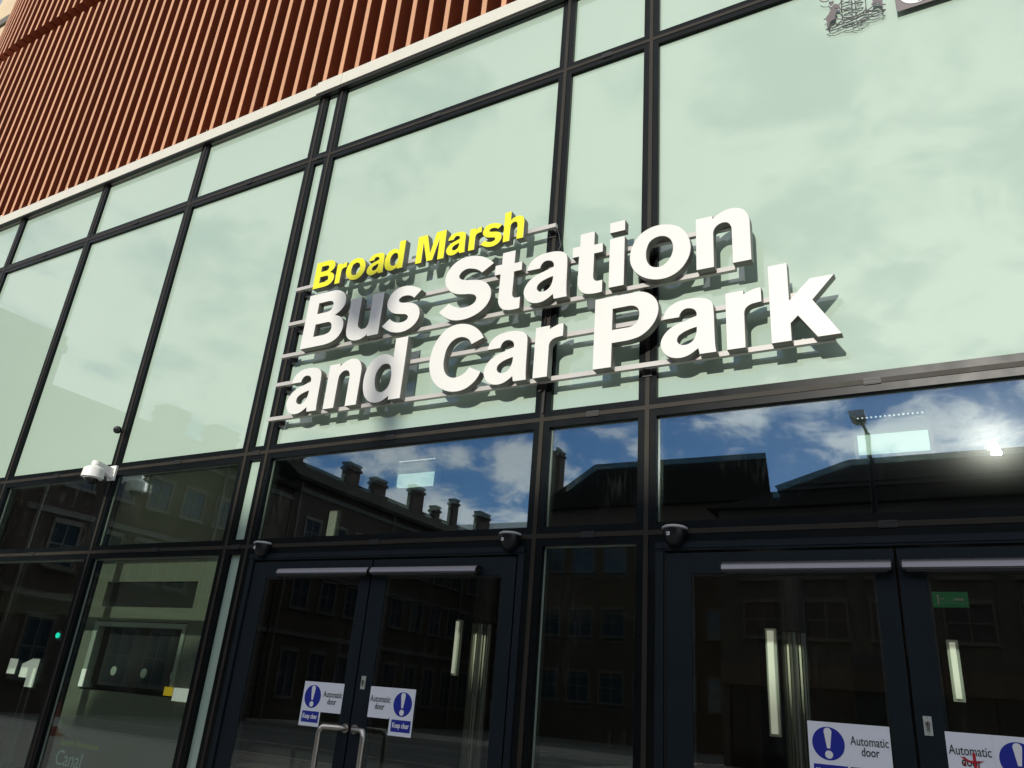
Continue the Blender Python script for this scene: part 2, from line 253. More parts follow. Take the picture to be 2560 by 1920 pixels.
# letter outlines (tenths of a millimetre, baseline at 0)
GLYPHS = {
'u': [[0,3550,1084,3550,1084,1268,1089,1211,1101,1154,1119,1099,1144,1045,1174,994,1208,946,1245,901,1286,861,1330,823,1378,789,1428,760,1481,736,1536,719,1592,708,1639,703,1687,703,1735,706,1783,714,1829,727,1873,744,1915,766,1953,794,1988,827,2019,864,2047,905,2071,947,2093,991,2113,1035,2131,1090,2144,1147,2151,1204,2154,1263,2155,1322,2154,1381,2154,1440,2154,3550,3245,3550,3245,0,2184,0,2184,178,2146,147,2107,117,2067,89,2027,62,1985,36,1943,11,1900,-12,1843,-40,1785,-66,1727,-89,1667,-110,1606,-129,1545,-144,1483,-157,1412,-167,1340,-173,1268,-176,1195,-175,1123,-170,1050,-163,979,-152,917,-141,855,-128,793,-113,732,-95,672,-74,614,-50,558,-23,502,8,449,42,396,79,347,118,299,160,256,206,216,255,181,305,151,359,125,415,102,472,82,531,64,591,48,650,34,707,23,763,15,820,8,878,3,936,1,994,0,1051]],
's': [[3244,3001,2660,2434,2613,2476,2564,2516,2513,2554,2460,2589,2405,2622,2349,2652,2292,2678,2232,2703,2171,2725,2108,2743,2045,2759,1981,2771,1917,2779,1852,2784,1791,2786,1729,2787,1667,2785,1606,2780,1547,2768,1490,2750,1436,2723,1401,2701,1364,2678,1327,2651,1295,2623,1269,2591,1252,2557,1246,2519,1251,2489,1262,2461,1278,2435,1298,2410,1320,2387,1343,2365,1366,2344,1404,2316,1445,2294,1490,2277,1536,2263,1584,2252,1631,2240,1678,2228,1739,2213,1801,2201,1863,2191,1926,2182,1989,2174,2051,2163,2113,2151,2185,2134,2257,2117,2329,2099,2400,2079,2471,2057,2540,2032,2608,2004,2669,1975,2730,1945,2790,1913,2849,1879,2905,1842,2959,1801,3010,1757,3057,1709,3102,1659,3143,1606,3182,1551,3217,1494,3248,1434,3275,1373,3297,1310,3316,1246,3330,1180,3340,1114,3346,1047,3347,980,3345,913,3340,857,3332,802,3321,746,3307,692,3291,638,3272,585,3250,534,3220,475,3187,418,3150,363,3110,310,3067,260,3021,211,2974,166,2918,117,2858,72,2796,31,2731,-6,2664,-41,2597,-73,2528,-102,2459,-128,2390,-151,2319,-171,2247,-189,2175,-203,2102,-214,2030,-223,1947,-229,1864,-230,1780,-228,1697,-223,1614,-214,1531,-203,1449,-190,1376,-177,1304,-162,1232,-145,1161,-126,1090,-105,1020,-81,951,-55,881,-26,812,6,744,40,677,76,611,114,545,153,481,193,408,241,337,290,267,342,198,395,130,450,64,507,0,565,636,1079,677,1037,720,996,765,957,812,920,860,884,909,850,959,819,1013,788,1068,759,1125,733,1182,709,1240,687,1300,667,1359,650,1420,634,1480,621,1542,609,1604,600,1666,595,1728,592,1790,594,1842,597,1895,601,1947,607,1999,616,2050,628,2098,646,2144,670,2175,689,2208,710,2240,732,2269,757,2294,784,2312,814,2323,848,2326,876,2323,905,2317,933,2308,961,2296,988,2282,1014,2266,1038,2244,1066,2218,1091,2189,1112,2158,1131,2125,1149,2093,1165,2060,1182,2001,1208,1940,1227,1877,1242,1813,1254,1749,1264,1685,1276,1622,1289,1542,1308,1462,1325,1381,1341,1301,1358,1222,1378,1144,1401,1067,1429,995,1460,923,1493,853,1529,784,1567,717,1609,653,1655,591,1703,541,1747,492,1792,444,1840,399,1889,357,1941,319,1996,287,2054,264,2102,243,2152,225,2203,211,2255,199,2308,190,2362,185,2415,183,2477,186,2539,194,2601,205,2662,220,2723,237,2783,257,2842,280,2903,307,2963,337,3022,370,3079,406,3135,445,3187,487,3238,540,3292,597,3344,657,3391,720,3434,786,3474,854,3509,923,3541,1002,3570,1082,3593,1164,3611,1247,3623,1331,3632,1415,3638,1499,3640,1585,3640,1672,3635,1758,3626,1844,3613,1929,3598,2014,3581,2098,3561,2180,3541,2261,3518,2342,3492,2422,3465,2501,3435,2579,3403,2656,3369,2745,3325,2833,3278,2919,3229,3003,3176,3086,3121,3166,3062]],
'B': [[0,4780,2206,4780,2264,4780,2323,4781,2382,4781,2440,4781,2499,4780,2557,4777,2616,4772,2677,4765,2738,4757,2799,4748,2860,4737,2920,4724,2980,4709,3038,4691,3098,4670,3157,4647,3215,4622,3272,4595,3328,4566,3383,4535,3437,4502,3487,4469,3536,4436,3585,4402,3632,4365,3677,4326,3719,4285,3758,4240,3789,4198,3818,4154,3844,4109,3868,4062,3890,4014,3910,3965,3928,3916,3946,3861,3962,3805,3975,3748,3985,3691,3993,3633,3997,3575,3998,3517,3995,3464,3990,3410,3982,3356,3972,3303,3958,3251,3941,3200,3921,3151,3897,3103,3870,3057,3839,3013,3807,2970,3772,2929,3735,2890,3698,2852,3661,2817,3622,2785,3581,2754,3540,2724,3498,2696,3455,2668,3412,2641,3367,2612,3322,2585,3276,2558,3230,2532,3183,2507,3136,2483,3088,2459,3134,2452,3180,2443,3225,2432,3270,2420,3315,2407,3359,2393,3403,2377,3447,2359,3491,2341,3534,2321,3577,2299,3619,2277,3660,2252,3699,2226,3743,2194,3786,2161,3827,2126,3867,2089,3905,2051,3940,2010,3973,1967,4003,1924,4030,1880,4054,1833,4077,1786,4097,1738,4115,1688,4130,1639,4143,1586,4154,1532,4161,1478,4166,1423,4169,1369,4169,1314,4167,1259,4162,1202,4154,1145,4143,1088,4130,1032,4115,976,4097,921,4076,868,4052,811,4025,755,3995,701,3963,648,3928,597,3891,548,3851,501,3809,458,3764,417,3718,378,3669,342,3619,308,3567,276,3515,246,3460,217,3404,191,3347,168,3288,147,3230,127,3170,109,3111,93,3057,80,3003,68,2949,58,2894,50,2839,42,2784,35,2729,28,2673,21,2617,16,2560,10,2504,6,2447,3,2391,1,2334,0,0,0],[1159,3882,2086,3882,2133,3881,2181,3880,2228,3877,2275,3872,2322,3864,2368,3854,2413,3841,2446,3830,2479,3819,2511,3807,2542,3793,2572,3777,2600,3758,2626,3736,2647,3713,2665,3687,2681,3660,2696,3632,2708,3602,2718,3572,2727,3542,2734,3507,2739,3471,2741,3435,2740,3399,2737,3362,2731,3327,2723,3292,2712,3253,2699,3215,2683,3178,2663,3142,2642,3108,2617,3077,2589,3049,2558,3025,2526,3006,2491,2989,2455,2975,2417,2963,2380,2953,2342,2943,2299,2933,2255,2926,2211,2921,2167,2918,2122,2917,2078,2916,2033,2916,1159,2916],[1207,1973,2244,1973,2294,1974,2343,1975,2393,1975,2442,1974,2491,1970,2539,1962,2587,1950,2623,1938,2660,1924,2696,1909,2731,1892,2765,1872,2796,1849,2824,1823,2848,1795,2869,1765,2888,1733,2904,1699,2918,1665,2931,1630,2941,1594,2952,1552,2961,1509,2967,1465,2970,1421,2969,1377,2964,1333,2955,1291,2943,1253,2928,1216,2909,1180,2888,1145,2864,1113,2837,1083,2808,1055,2776,1031,2741,1011,2703,994,2664,980,2624,967,2584,956,2545,944,2493,931,2441,920,2389,911,2336,904,2283,900,2230,897,2177,896,1207,896]],
'S': [[4225,3841,3312,3262,3270,3307,3226,3350,3180,3391,3133,3432,3084,3470,3035,3507,2984,3542,2916,3584,2847,3624,2775,3661,2702,3694,2628,3725,2553,3752,2476,3775,2399,3797,2320,3817,2240,3835,2160,3848,2080,3855,2001,3854,1922,3843,1858,3828,1794,3809,1731,3785,1671,3757,1615,3723,1563,3683,1518,3637,1492,3606,1467,3572,1444,3538,1423,3501,1408,3464,1398,3425,1396,3386,1401,3350,1411,3316,1427,3283,1446,3251,1467,3220,1491,3191,1515,3164,1553,3130,1596,3101,1642,3078,1691,3057,1741,3039,1791,3022,1840,3004,1917,2978,1996,2958,2076,2941,2157,2926,2238,2912,2319,2898,2399,2882,2496,2862,2593,2844,2691,2826,2788,2808,2884,2787,2980,2763,3074,2734,3148,2708,3221,2681,3294,2653,3366,2622,3437,2588,3505,2551,3571,2509,3634,2465,3695,2417,3754,2366,3810,2313,3864,2257,3914,2199,3962,2138,4004,2079,4044,2019,4081,1956,4116,1892,4146,1826,4173,1759,4194,1690,4210,1626,4222,1561,4231,1496,4236,1429,4237,1363,4236,1297,4230,1231,4220,1161,4206,1091,4187,1022,4165,953,4139,886,4110,821,4078,757,4035,684,3987,613,3935,545,3879,480,3819,418,3757,359,3693,303,3622,247,3548,196,3472,149,3392,105,3312,64,3230,26,3147,-9,3053,-46,2957,-79,2860,-108,2762,-133,2663,-154,2563,-172,2463,-187,2362,-199,2261,-207,2159,-212,2057,-213,1955,-210,1853,-204,1752,-194,1652,-181,1552,-165,1453,-145,1355,-122,1258,-95,1162,-63,1069,-27,978,13,889,57,802,106,717,158,634,213,553,270,473,329,400,385,329,444,260,504,192,566,126,630,62,696,0,764,802,1311,860,1263,920,1217,981,1172,1043,1129,1107,1088,1172,1049,1237,1011,1307,974,1378,937,1450,903,1522,871,1596,842,1672,817,1748,796,1816,782,1885,772,1954,764,2023,759,2093,756,2162,756,2232,758,2299,761,2368,765,2436,771,2503,780,2570,793,2635,811,2697,836,2746,859,2795,884,2843,912,2888,943,2930,977,2966,1016,2996,1059,3013,1091,3028,1125,3040,1159,3050,1195,3056,1231,3059,1267,3057,1302,3049,1342,3035,1381,3016,1418,2994,1454,2968,1488,2940,1519,2911,1549,2873,1580,2831,1605,2787,1627,2740,1645,2692,1662,2645,1677,2597,1694,2504,1723,2409,1745,2312,1762,2215,1775,2117,1789,2019,1803,1923,1822,1833,1841,1742,1860,1651,1878,1560,1898,1471,1921,1383,1949,1297,1981,1215,2016,1135,2055,1057,2096,980,2141,906,2189,834,2241,765,2296,704,2350,646,2407,590,2466,537,2527,487,2592,440,2658,398,2727,365,2788,334,2850,305,2914,280,2979,258,3045,239,3112,225,3180,213,3264,207,3349,207,3434,212,3520,222,3605,238,3688,259,3770,287,3854,322,3935,362,4014,407,4090,456,4164,509,4235,565,4303,628,4371,695,4436,765,4496,839,4553,916,4606,996,4654,1077,4698,1166,4738,1257,4772,1351,4801,1446,4825,1543,4845,1640,4861,1737,4874,1851,4884,1966,4888,2081,4887,2196,4881,2310,4869,2424,4853,2537,4833,2639,4810,2740,4783,2840,4753,2939,4718,3036,4681,3132,4640,3227,4596,3314,4552,3399,4505,3483,4456,3565,4404,3645,4349,3724,4293,3802,4234,3866,4182,3929,4129,3991,4074,4052,4018,4111,3960,4169,3901]],
't': [[513,4461,1523,4461,1523,3429,2127,3429,2127,2765,1539,2765,1539,1126,1540,1088,1542,1050,1546,1011,1552,973,1561,936,1574,901,1590,867,1606,840,1623,814,1642,789,1663,766,1686,744,1711,725,1737,710,1767,697,1798,689,1830,684,1862,682,1895,681,1929,681,1961,680,1992,680,2023,680,2055,681,2086,682,2117,685,2148,688,2179,692,2179,-172,2119,-179,2060,-185,2000,-190,1941,-193,1881,-196,1821,-197,1762,-197,1698,-196,1634,-194,1570,-191,1506,-186,1442,-180,1379,-171,1316,-159,1251,-145,1187,-131,1122,-114,1059,-94,998,-71,939,-43,883,-9,833,29,786,70,743,116,702,164,664,215,629,268,598,322,567,380,538,441,513,503,492,566,477,630,466,695,463,761,463,2777,0,2777,0,3550,513,3550]],
'a': [[147,2546,1123,2546,1127,2579,1133,2613,1142,2647,1152,2679,1164,2712,1178,2743,1194,2773,1216,2810,1241,2846,1268,2880,1298,2912,1331,2941,1366,2967,1403,2988,1449,3007,1498,3020,1549,3027,1601,3029,1653,3026,1704,3019,1754,3008,1797,2996,1839,2981,1881,2963,1921,2941,1958,2917,1993,2889,2025,2858,2047,2831,2068,2802,2086,2772,2103,2741,2116,2708,2128,2675,2136,2641,2141,2614,2145,2587,2146,2560,2146,2533,2145,2506,2142,2479,2138,2453,2095,2442,2052,2430,2009,2418,1966,2406,1923,2394,1880,2382,1838,2369,1791,2355,1744,2340,1698,2324,1652,2309,1605,2294,1559,2278,1512,2264,1440,2243,1367,2225,1294,2207,1222,2189,1149,2169,1077,2148,1007,2123,932,2093,858,2062,784,2028,712,1993,642,1954,574,1911,509,1864,451,1817,394,1766,340,1713,288,1657,240,1599,195,1537,155,1473,121,1411,90,1347,62,1281,38,1213,19,1144,6,1074,0,1004,1,933,9,862,23,791,42,721,66,653,94,586,126,522,158,463,195,407,235,353,278,301,324,252,373,207,425,165,480,126,539,91,600,60,663,32,728,8,793,-12,859,-30,924,-43,990,-54,1057,-61,1123,-64,1190,-64,1257,-61,1323,-55,1381,-46,1439,-35,1497,-21,1554,-5,1610,14,1665,35,1719,58,1763,79,1805,102,1846,127,1887,152,1927,179,1967,206,2007,232,2036,252,2065,271,2093,291,2122,310,2150,330,2178,351,2206,371,2285,0,3229,0,3220,57,3212,113,3204,170,3198,227,3191,284,3186,340,3181,397,3178,438,3176,479,3174,520,3173,561,3171,602,3170,643,3168,684,3158,982,3153,1280,3150,1578,3148,1876,3145,2174,3138,2472,3125,2770,3121,2830,3116,2891,3108,2952,3096,3012,3080,3071,3059,3127,3032,3180,3000,3227,2964,3270,2924,3310,2881,3347,2836,3382,2789,3414,2742,3445,2679,3480,2614,3509,2547,3533,2478,3554,2408,3572,2338,3589,2268,3604,2180,3621,2091,3633,2002,3642,1912,3647,1822,3650,1733,3650,1643,3649,1553,3648,1463,3645,1374,3641,1284,3633,1195,3622,1108,3605,1021,3582,944,3557,868,3529,793,3497,719,3461,649,3420,582,3375,519,3325,470,3280,423,3233,379,3182,338,3130,301,3075,267,3017,238,2958,214,2902,194,2845,178,2786,165,2727,155,2666,149,2606],[2135,1732,2069,1723,2002,1713,1936,1700,1870,1686,1804,1670,1739,1653,1674,1634,1616,1616,1557,1597,1499,1578,1441,1557,1385,1533,1330,1506,1278,1475,1239,1450,1200,1425,1162,1398,1125,1370,1092,1339,1063,1305,1039,1266,1023,1232,1009,1195,999,1157,992,1119,989,1080,991,1042,998,1004,1009,973,1023,942,1041,913,1062,886,1085,860,1110,836,1136,814,1169,791,1204,771,1242,754,1281,741,1321,730,1361,723,1402,717,1446,714,1490,715,1534,719,1578,726,1621,736,1663,749,1704,765,1743,784,1780,806,1816,831,1850,858,1882,888,1913,919,1941,952,1972,993,1998,1037,2021,1083,2041,1131,2059,1179,2075,1228,2090,1278,2106,1341,2119,1405,2129,1470,2136,1536,2139,1601,2139,1667]],
'r': [[0,3550,1015,3550,1015,3301,1060,3322,1105,3343,1151,3364,1197,3383,1244,3403,1290,3421,1337,3439,1377,3454,1417,3470,1458,3485,1498,3499,1539,3513,1581,3524,1622,3534,1672,3542,1722,3549,1772,3553,1823,3556,1873,3556,1923,3554,1974,3550,1974,2645,1931,2645,1889,2644,1846,2642,1804,2639,1762,2636,1720,2632,1677,2627,1629,2622,1580,2617,1531,2612,1483,2605,1435,2595,1389,2582,1344,2564,1306,2545,1270,2525,1234,2502,1200,2477,1168,2449,1139,2419,1113,2387,1087,2346,1066,2303,1048,2258,1035,2211,1025,2163,1019,2115,1018,2067,1018,0,0,0]],
'C': [[4228,3550,3298,3199,3279,3252,3257,3304,3232,3354,3204,3404,3173,3451,3140,3497,3104,3540,3067,3580,3027,3618,2985,3653,2941,3687,2896,3718,2849,3747,2801,3773,2746,3800,2691,3824,2633,3844,2575,3862,2516,3877,2456,3888,2396,3895,2333,3899,2269,3899,2204,3895,2141,3887,2077,3875,2015,3860,1954,3840,1897,3818,1841,3792,1786,3763,1734,3730,1683,3694,1634,3656,1588,3615,1536,3561,1488,3502,1445,3439,1406,3373,1370,3305,1337,3236,1307,3166,1277,3084,1253,3000,1234,2914,1219,2827,1207,2739,1197,2651,1190,2563,1183,2475,1178,2386,1176,2297,1177,2208,1182,2119,1191,2031,1205,1944,1220,1873,1236,1801,1255,1730,1277,1661,1302,1592,1332,1526,1366,1462,1400,1406,1437,1351,1477,1299,1519,1248,1565,1201,1613,1156,1664,1115,1713,1080,1765,1048,1819,1018,1874,992,1931,969,1989,950,2048,935,2102,925,2157,919,2212,916,2268,916,2323,919,2378,924,2433,931,2496,941,2558,955,2619,972,2680,992,2739,1015,2797,1041,2853,1070,2900,1097,2945,1126,2990,1157,3033,1190,3074,1225,3114,1262,3151,1301,3178,1332,3204,1363,3228,1396,3251,1430,3273,1465,3294,1500,3313,1536,4250,1065,4227,999,4202,935,4173,871,4142,808,4108,747,4072,687,4034,630,3987,567,3938,507,3885,449,3830,394,3773,341,3713,290,3652,242,3586,194,3517,148,3447,105,3375,65,3301,29,3226,-4,3149,-32,3069,-57,2987,-78,2904,-95,2820,-107,2735,-117,2651,-123,2566,-127,2479,-127,2391,-125,2303,-118,2216,-109,2129,-96,2043,-80,1957,-61,1862,-37,1767,-8,1674,24,1582,60,1492,99,1403,142,1315,187,1218,241,1123,299,1030,361,940,427,853,496,770,570,690,647,610,733,535,823,463,916,397,1014,334,1114,277,1216,224,1321,178,1424,137,1528,100,1635,68,1743,41,1853,18,1963,0,2074,-13,2185,-21,2296,-24,2408,-23,2520,-18,2632,-9,2743,3,2854,19,2972,38,3091,62,3208,90,3324,123,3439,161,3552,206,3663,254,3766,306,3867,363,3967,424,4063,490,4156,560,4246,634,4332,706,4409,781,4483,859,4555,940,4622,1025,4685,1114,4741,1206,4790,1303,4832,1403,4867,1506,4895,1610,4917,1715,4933,1821,4945,1927,4952,2034,4954,2142,4951,2249,4942,2356,4928,2462,4909,2567,4886,2671,4858,2767,4828,2863,4794,2957,4756,3050,4714,3140,4669,3229,4620,3316,4567,3401,4511,3485,4452,3566,4389,3644,4322,3720,4253,3792,4181,3861,4105,3923,4033,3981,3957,4037,3880,4089,3800,4139,3718,4185,3635]],
'n': [[0,3550,1027,3550,1027,3324,1070,3364,1115,3402,1161,3438,1208,3473,1257,3507,1306,3538,1357,3568,1418,3601,1480,3632,1544,3660,1609,3686,1675,3709,1742,3728,1810,3744,1880,3756,1952,3766,2024,3772,2096,3775,2168,3773,2239,3767,2310,3757,2376,3743,2441,3725,2506,3704,2569,3680,2630,3651,2688,3618,2744,3581,2794,3541,2841,3497,2885,3449,2926,3399,2964,3347,2998,3292,3030,3236,3058,3179,3082,3120,3103,3059,3120,2997,3135,2934,3148,2871,3159,2807,3169,2738,3175,2667,3178,2597,3179,2526,3178,2455,3177,2385,3177,2314,3177,0,2123,0,2123,2309,2122,2350,2119,2392,2113,2433,2104,2474,2093,2515,2080,2554,2064,2593,2046,2630,2027,2667,2006,2703,1982,2737,1956,2769,1927,2797,1894,2823,1859,2844,1822,2861,1783,2874,1743,2885,1702,2892,1660,2896,1619,2897,1573,2894,1526,2886,1480,2875,1435,2860,1391,2841,1350,2819,1310,2794,1275,2769,1242,2741,1210,2710,1181,2677,1154,2643,1130,2607,1108,2569,1084,2516,1066,2459,1054,2401,1047,2341,1043,2281,1041,2221,1041,2161,1041,0,0,0]],
'i': [[19,3550,1030,3550,1030,0,19,0],[0,4780,1031,4780,1031,4010,0,4010]],
'o': [[2518,3655,2608,3622,2698,3586,2785,3547,2871,3503,2955,3455,3035,3403,3112,3346,3192,3279,3267,3206,3338,3128,3404,3047,3466,2962,3524,2874,3577,2784,3627,2691,3671,2594,3710,2496,3745,2396,3774,2294,3799,2191,3819,2087,3835,1984,3846,1880,3852,1775,3854,1671,3849,1566,3839,1463,3823,1360,3801,1262,3773,1164,3740,1068,3701,974,3658,882,3611,792,3559,705,3504,623,3446,543,3384,465,3318,391,3248,321,3174,256,3096,195,3014,140,2927,90,2838,45,2746,5,2652,-30,2556,-59,2459,-83,2360,-100,2260,-112,2159,-118,2058,-118,1956,-113,1856,-104,1756,-90,1649,-69,1543,-43,1438,-11,1335,26,1234,68,1136,115,1039,166,942,224,847,286,755,354,666,425,581,502,502,582,427,667,355,760,287,857,226,958,170,1063,121,1171,79,1281,45,1393,23,1490,6,1588,-5,1687,-11,1787,-12,1886,-8,1986,0,2085,14,2189,33,2293,57,2396,86,2498,121,2598,160,2696,204,2792,252,2884,303,2975,359,3063,419,3149,484,3230,554,3306,630,3377,707,3439,790,3496,875,3547,964,3594,1056,3635,1149,3672,1244,3704,1328,3727,1414,3747,1502,3762,1589,3774,1678,3781,1766,3785,1854,3785,1951,3780,2047,3770,2143,3755,2239,3736,2333,3713,2426,3686],[2160,2893,2217,2871,2273,2844,2328,2812,2380,2777,2429,2739,2475,2697,2518,2652,2560,2600,2598,2543,2631,2484,2659,2422,2685,2359,2706,2294,2725,2229,2742,2153,2754,2077,2760,1999,2763,1922,2760,1844,2753,1766,2741,1690,2726,1617,2706,1545,2682,1473,2654,1403,2622,1335,2586,1270,2547,1206,2509,1151,2469,1097,2426,1045,2381,995,2332,949,2280,908,2224,873,2169,845,2112,821,2054,801,1993,786,1933,775,1871,770,1810,771,1751,776,1693,787,1635,802,1578,822,1524,846,1471,874,1422,907,1371,947,1324,993,1281,1043,1243,1097,1208,1153,1176,1211,1147,1270,1120,1337,1099,1406,1082,1476,1070,1547,1061,1620,1055,1692,1051,1764,1048,1840,1049,1917,1053,1993,1060,2069,1071,2145,1086,2220,1105,2293,1125,2359,1147,2425,1171,2490,1199,2553,1232,2613,1270,2668,1314,2719,1358,2759,1406,2794,1456,2826,1509,2854,1564,2878,1620,2898,1677,2914,1745,2928,1814,2937,1885,2939,1955,2936,2025,2927,2093,2913]],
'P': [[0,4780,2507,4780,2567,4780,2627,4781,2687,4781,2747,4779,2807,4776,2867,4770,2926,4761,2987,4748,3048,4732,3109,4714,3169,4693,3227,4670,3285,4644,3341,4616,3399,4582,3456,4546,3511,4507,3564,4466,3615,4422,3665,4376,3713,4329,3757,4282,3800,4233,3841,4183,3880,4131,3916,4077,3949,4022,3979,3964,4003,3911,4025,3855,4043,3799,4060,3742,4073,3685,4085,3626,4094,3568,4101,3512,4105,3456,4108,3400,4108,3344,4106,3287,4102,3231,4096,3175,4086,3109,4073,3043,4057,2977,4038,2913,4016,2849,3993,2786,3967,2723,3935,2656,3901,2589,3863,2524,3823,2460,3781,2398,3736,2338,3690,2279,3644,2225,3596,2172,3547,2121,3496,2072,3443,2024,3388,1979,3332,1936,3278,1898,3223,1862,3167,1828,3110,1796,3051,1766,2991,1739,2931,1715,2874,1696,2817,1680,2759,1667,2701,1655,2643,1645,2584,1635,2525,1626,2461,1616,2397,1606,2333,1597,2268,1590,2204,1584,2139,1580,2074,1579,1189,1579,1189,0,0,0],[1180,3905,2190,3905,2238,3905,2287,3903,2336,3900,2385,3894,2433,3885,2479,3873,2525,3857,2566,3838,2605,3817,2644,3794,2681,3767,2716,3739,2748,3708,2777,3674,2801,3640,2822,3604,2841,3567,2857,3528,2871,3489,2882,3449,2892,3408,2901,3359,2907,3309,2909,3258,2908,3208,2904,3157,2898,3107,2890,3057,2881,3014,2872,2971,2860,2929,2847,2887,2831,2846,2813,2807,2792,2769,2769,2735,2744,2702,2716,2671,2687,2642,2656,2614,2624,2589,2590,2566,2552,2545,2513,2528,2472,2513,2430,2501,2388,2491,2345,2482,2303,2474,2262,2468,2221,2465,2179,2462,2138,2462,2096,2461,2055,2462,2013,2462,1180,2462]],
'd': [[2463,4780,3573,4780,3573,0,2529,0,2529,299,2486,268,2443,238,2399,209,2354,181,2309,154,2263,128,2216,103,2157,73,2097,44,2036,17,1974,-8,1912,-30,1848,-49,1784,-64,1710,-76,1635,-84,1559,-88,1484,-87,1408,-83,1333,-75,1259,-63,1182,-46,1107,-25,1032,0,959,29,887,62,817,98,750,138,685,182,622,230,562,280,505,334,450,391,399,451,351,513,306,579,266,648,230,720,197,794,167,869,140,945,114,1021,86,1115,62,1210,42,1306,27,1403,14,1501,6,1598,0,1696,-2,1791,-2,1886,2,1980,9,2075,20,2169,34,2262,53,2355,74,2442,98,2529,126,2615,156,2700,191,2783,230,2864,273,2942,319,3016,369,3088,422,3157,478,3224,539,3287,602,3346,670,3400,735,3445,802,3487,871,3524,943,3558,1017,3588,1091,3613,1167,3634,1242,3649,1318,3660,1394,3667,1471,3670,1548,3668,1624,3663,1700,3653,1765,3641,1830,3626,1894,3607,1957,3586,2019,3562,2080,3535,2139,3505,2189,3478,2238,3448,2286,3416,2333,3383,2378,3347,2421,3310,2463,3271],[1960,2851,2012,2837,2063,2818,2113,2795,2161,2768,2206,2737,2248,2702,2286,2664,2323,2616,2353,2562,2377,2505,2396,2445,2413,2383,2428,2322,2444,2261,2463,2182,2479,2103,2492,2023,2502,1942,2509,1861,2512,1780,2512,1698,2511,1620,2509,1541,2504,1463,2495,1385,2481,1308,2461,1233,2433,1161,2404,1102,2371,1044,2335,988,2294,935,2250,886,2202,841,2149,802,2107,776,2062,752,2016,731,1969,714,1920,701,1871,691,1822,687,1766,687,1711,693,1655,704,1601,720,1549,741,1499,766,1451,795,1404,831,1362,873,1324,919,1289,969,1258,1021,1229,1074,1201,1128,1173,1191,1149,1256,1129,1323,1113,1391,1099,1460,1088,1529,1078,1598,1068,1677,1060,1757,1054,1838,1053,1918,1056,1998,1065,2077,1081,2155,1101,2221,1124,2286,1152,2350,1183,2412,1218,2472,1257,2529,1300,2583,1337,2626,1377,2669,1418,2710,1462,2747,1509,2781,1558,2810,1610,2833,1658,2848,1707,2858,1758,2865,1809,2867,1860,2866,1911,2861]],
'k': [[0,4780,1034,4780,1034,2421,2160,3550,3400,3550,2218,2228,3505,0,2339,0,1430,1423,1036,1035,1036,0,0,0]],
'M': [[0,4613,1667,4613,2504,1280,3231,4641,5015,4641,5015,-149,3911,-149,3911,3331,3046,0,2032,0,1085,3332,1085,0,0,0]],
'h': [[0,4780,1027,4780,1027,3324,1070,3364,1115,3402,1161,3438,1208,3473,1257,3507,1306,3538,1357,3568,1418,3601,1480,3632,1544,3660,1609,3686,1675,3709,1742,3728,1810,3744,1880,3756,1952,3766,2024,3772,2096,3775,2168,3773,2239,3767,2310,3757,2376,3743,2441,3725,2506,3704,2569,3680,2630,3651,2688,3618,2744,3581,2794,3541,2841,3497,2885,3449,2926,3399,2964,3347,2998,3292,3030,3236,3058,3179,3082,3120,3103,3059,3120,2997,3135,2934,3148,2871,3159,2807,3169,2738,3175,2667,3178,2597,3179,2526,3178,2455,3177,2385,3177,2314,3177,0,2123,0,2123,2309,2122,2350,2119,2392,2113,2433,2104,2474,2093,2515,2080,2554,2064,2593,2046,2630,2027,2667,2006,2703,1982,2737,1956,2769,1927,2797,1894,2823,1859,2844,1822,2861,1783,2874,1743,2885,1702,2892,1660,2896,1619,2897,1573,2894,1526,2886,1480,2875,1435,2860,1391,2841,1350,2819,1310,2794,1275,2769,1242,2741,1210,2710,1181,2677,1154,2643,1130,2607,1108,2569,1084,2516,1066,2459,1054,2401,1047,2341,1043,2281,1041,2221,1041,2161,1041,0,0,0]],
}

# ---------------------------------------------------------------- the setting: ground, road
gd = obj('ground', bx(-400, 400, -400, 400, -.30, -.10), 'asphalt', origin=(0, 0, -.2)); tag(gd, kind='structure')
rd = obj('road', bx(-200, 200, -23.6, -10.4, -.095, -.002), 'asphalt', origin=(0, -15, -.1)); tag(rd, kind='structure')
pv = obj('pavement', bx(-200, 200, -10.1, -.15, -.095, .10), 'paving', origin=(0, -8, 0)); tag(pv, kind='structure')
pv2 = obj('pavement_far', bx(-200, 200, -27.8, -23.9, -.095, .11), 'paving', origin=(0, -26, 0)); tag(pv2, kind='structure')
bm = bmesh.new()
for i in range(60):
    box(bm, -60 + i * 1.5, -60 + i * 1.5 + 1.49, -10.4, -10.1, -.09, .115); box(bm, -60 + i * 1.5, -60 + i * 1.5 + 1.49, -23.9, -23.6, -.09, .125)
    if i % 2 == 0: box(bm, -60 + i * 1.5, -60 + i * 1.5 + 1.6, -17.1, -17.0, .0005, .003, 1)
box(bm, -60, 30, -14.6, -14.3, .0005, .003, 1); box(bm, -60, 30, -20.4, -20.1, .0005, .003, 1)
kb = obj('kerb', bm, ['kerb', 'paving'], origin=(0, -17, 0)); tag(kb, kind='structure')

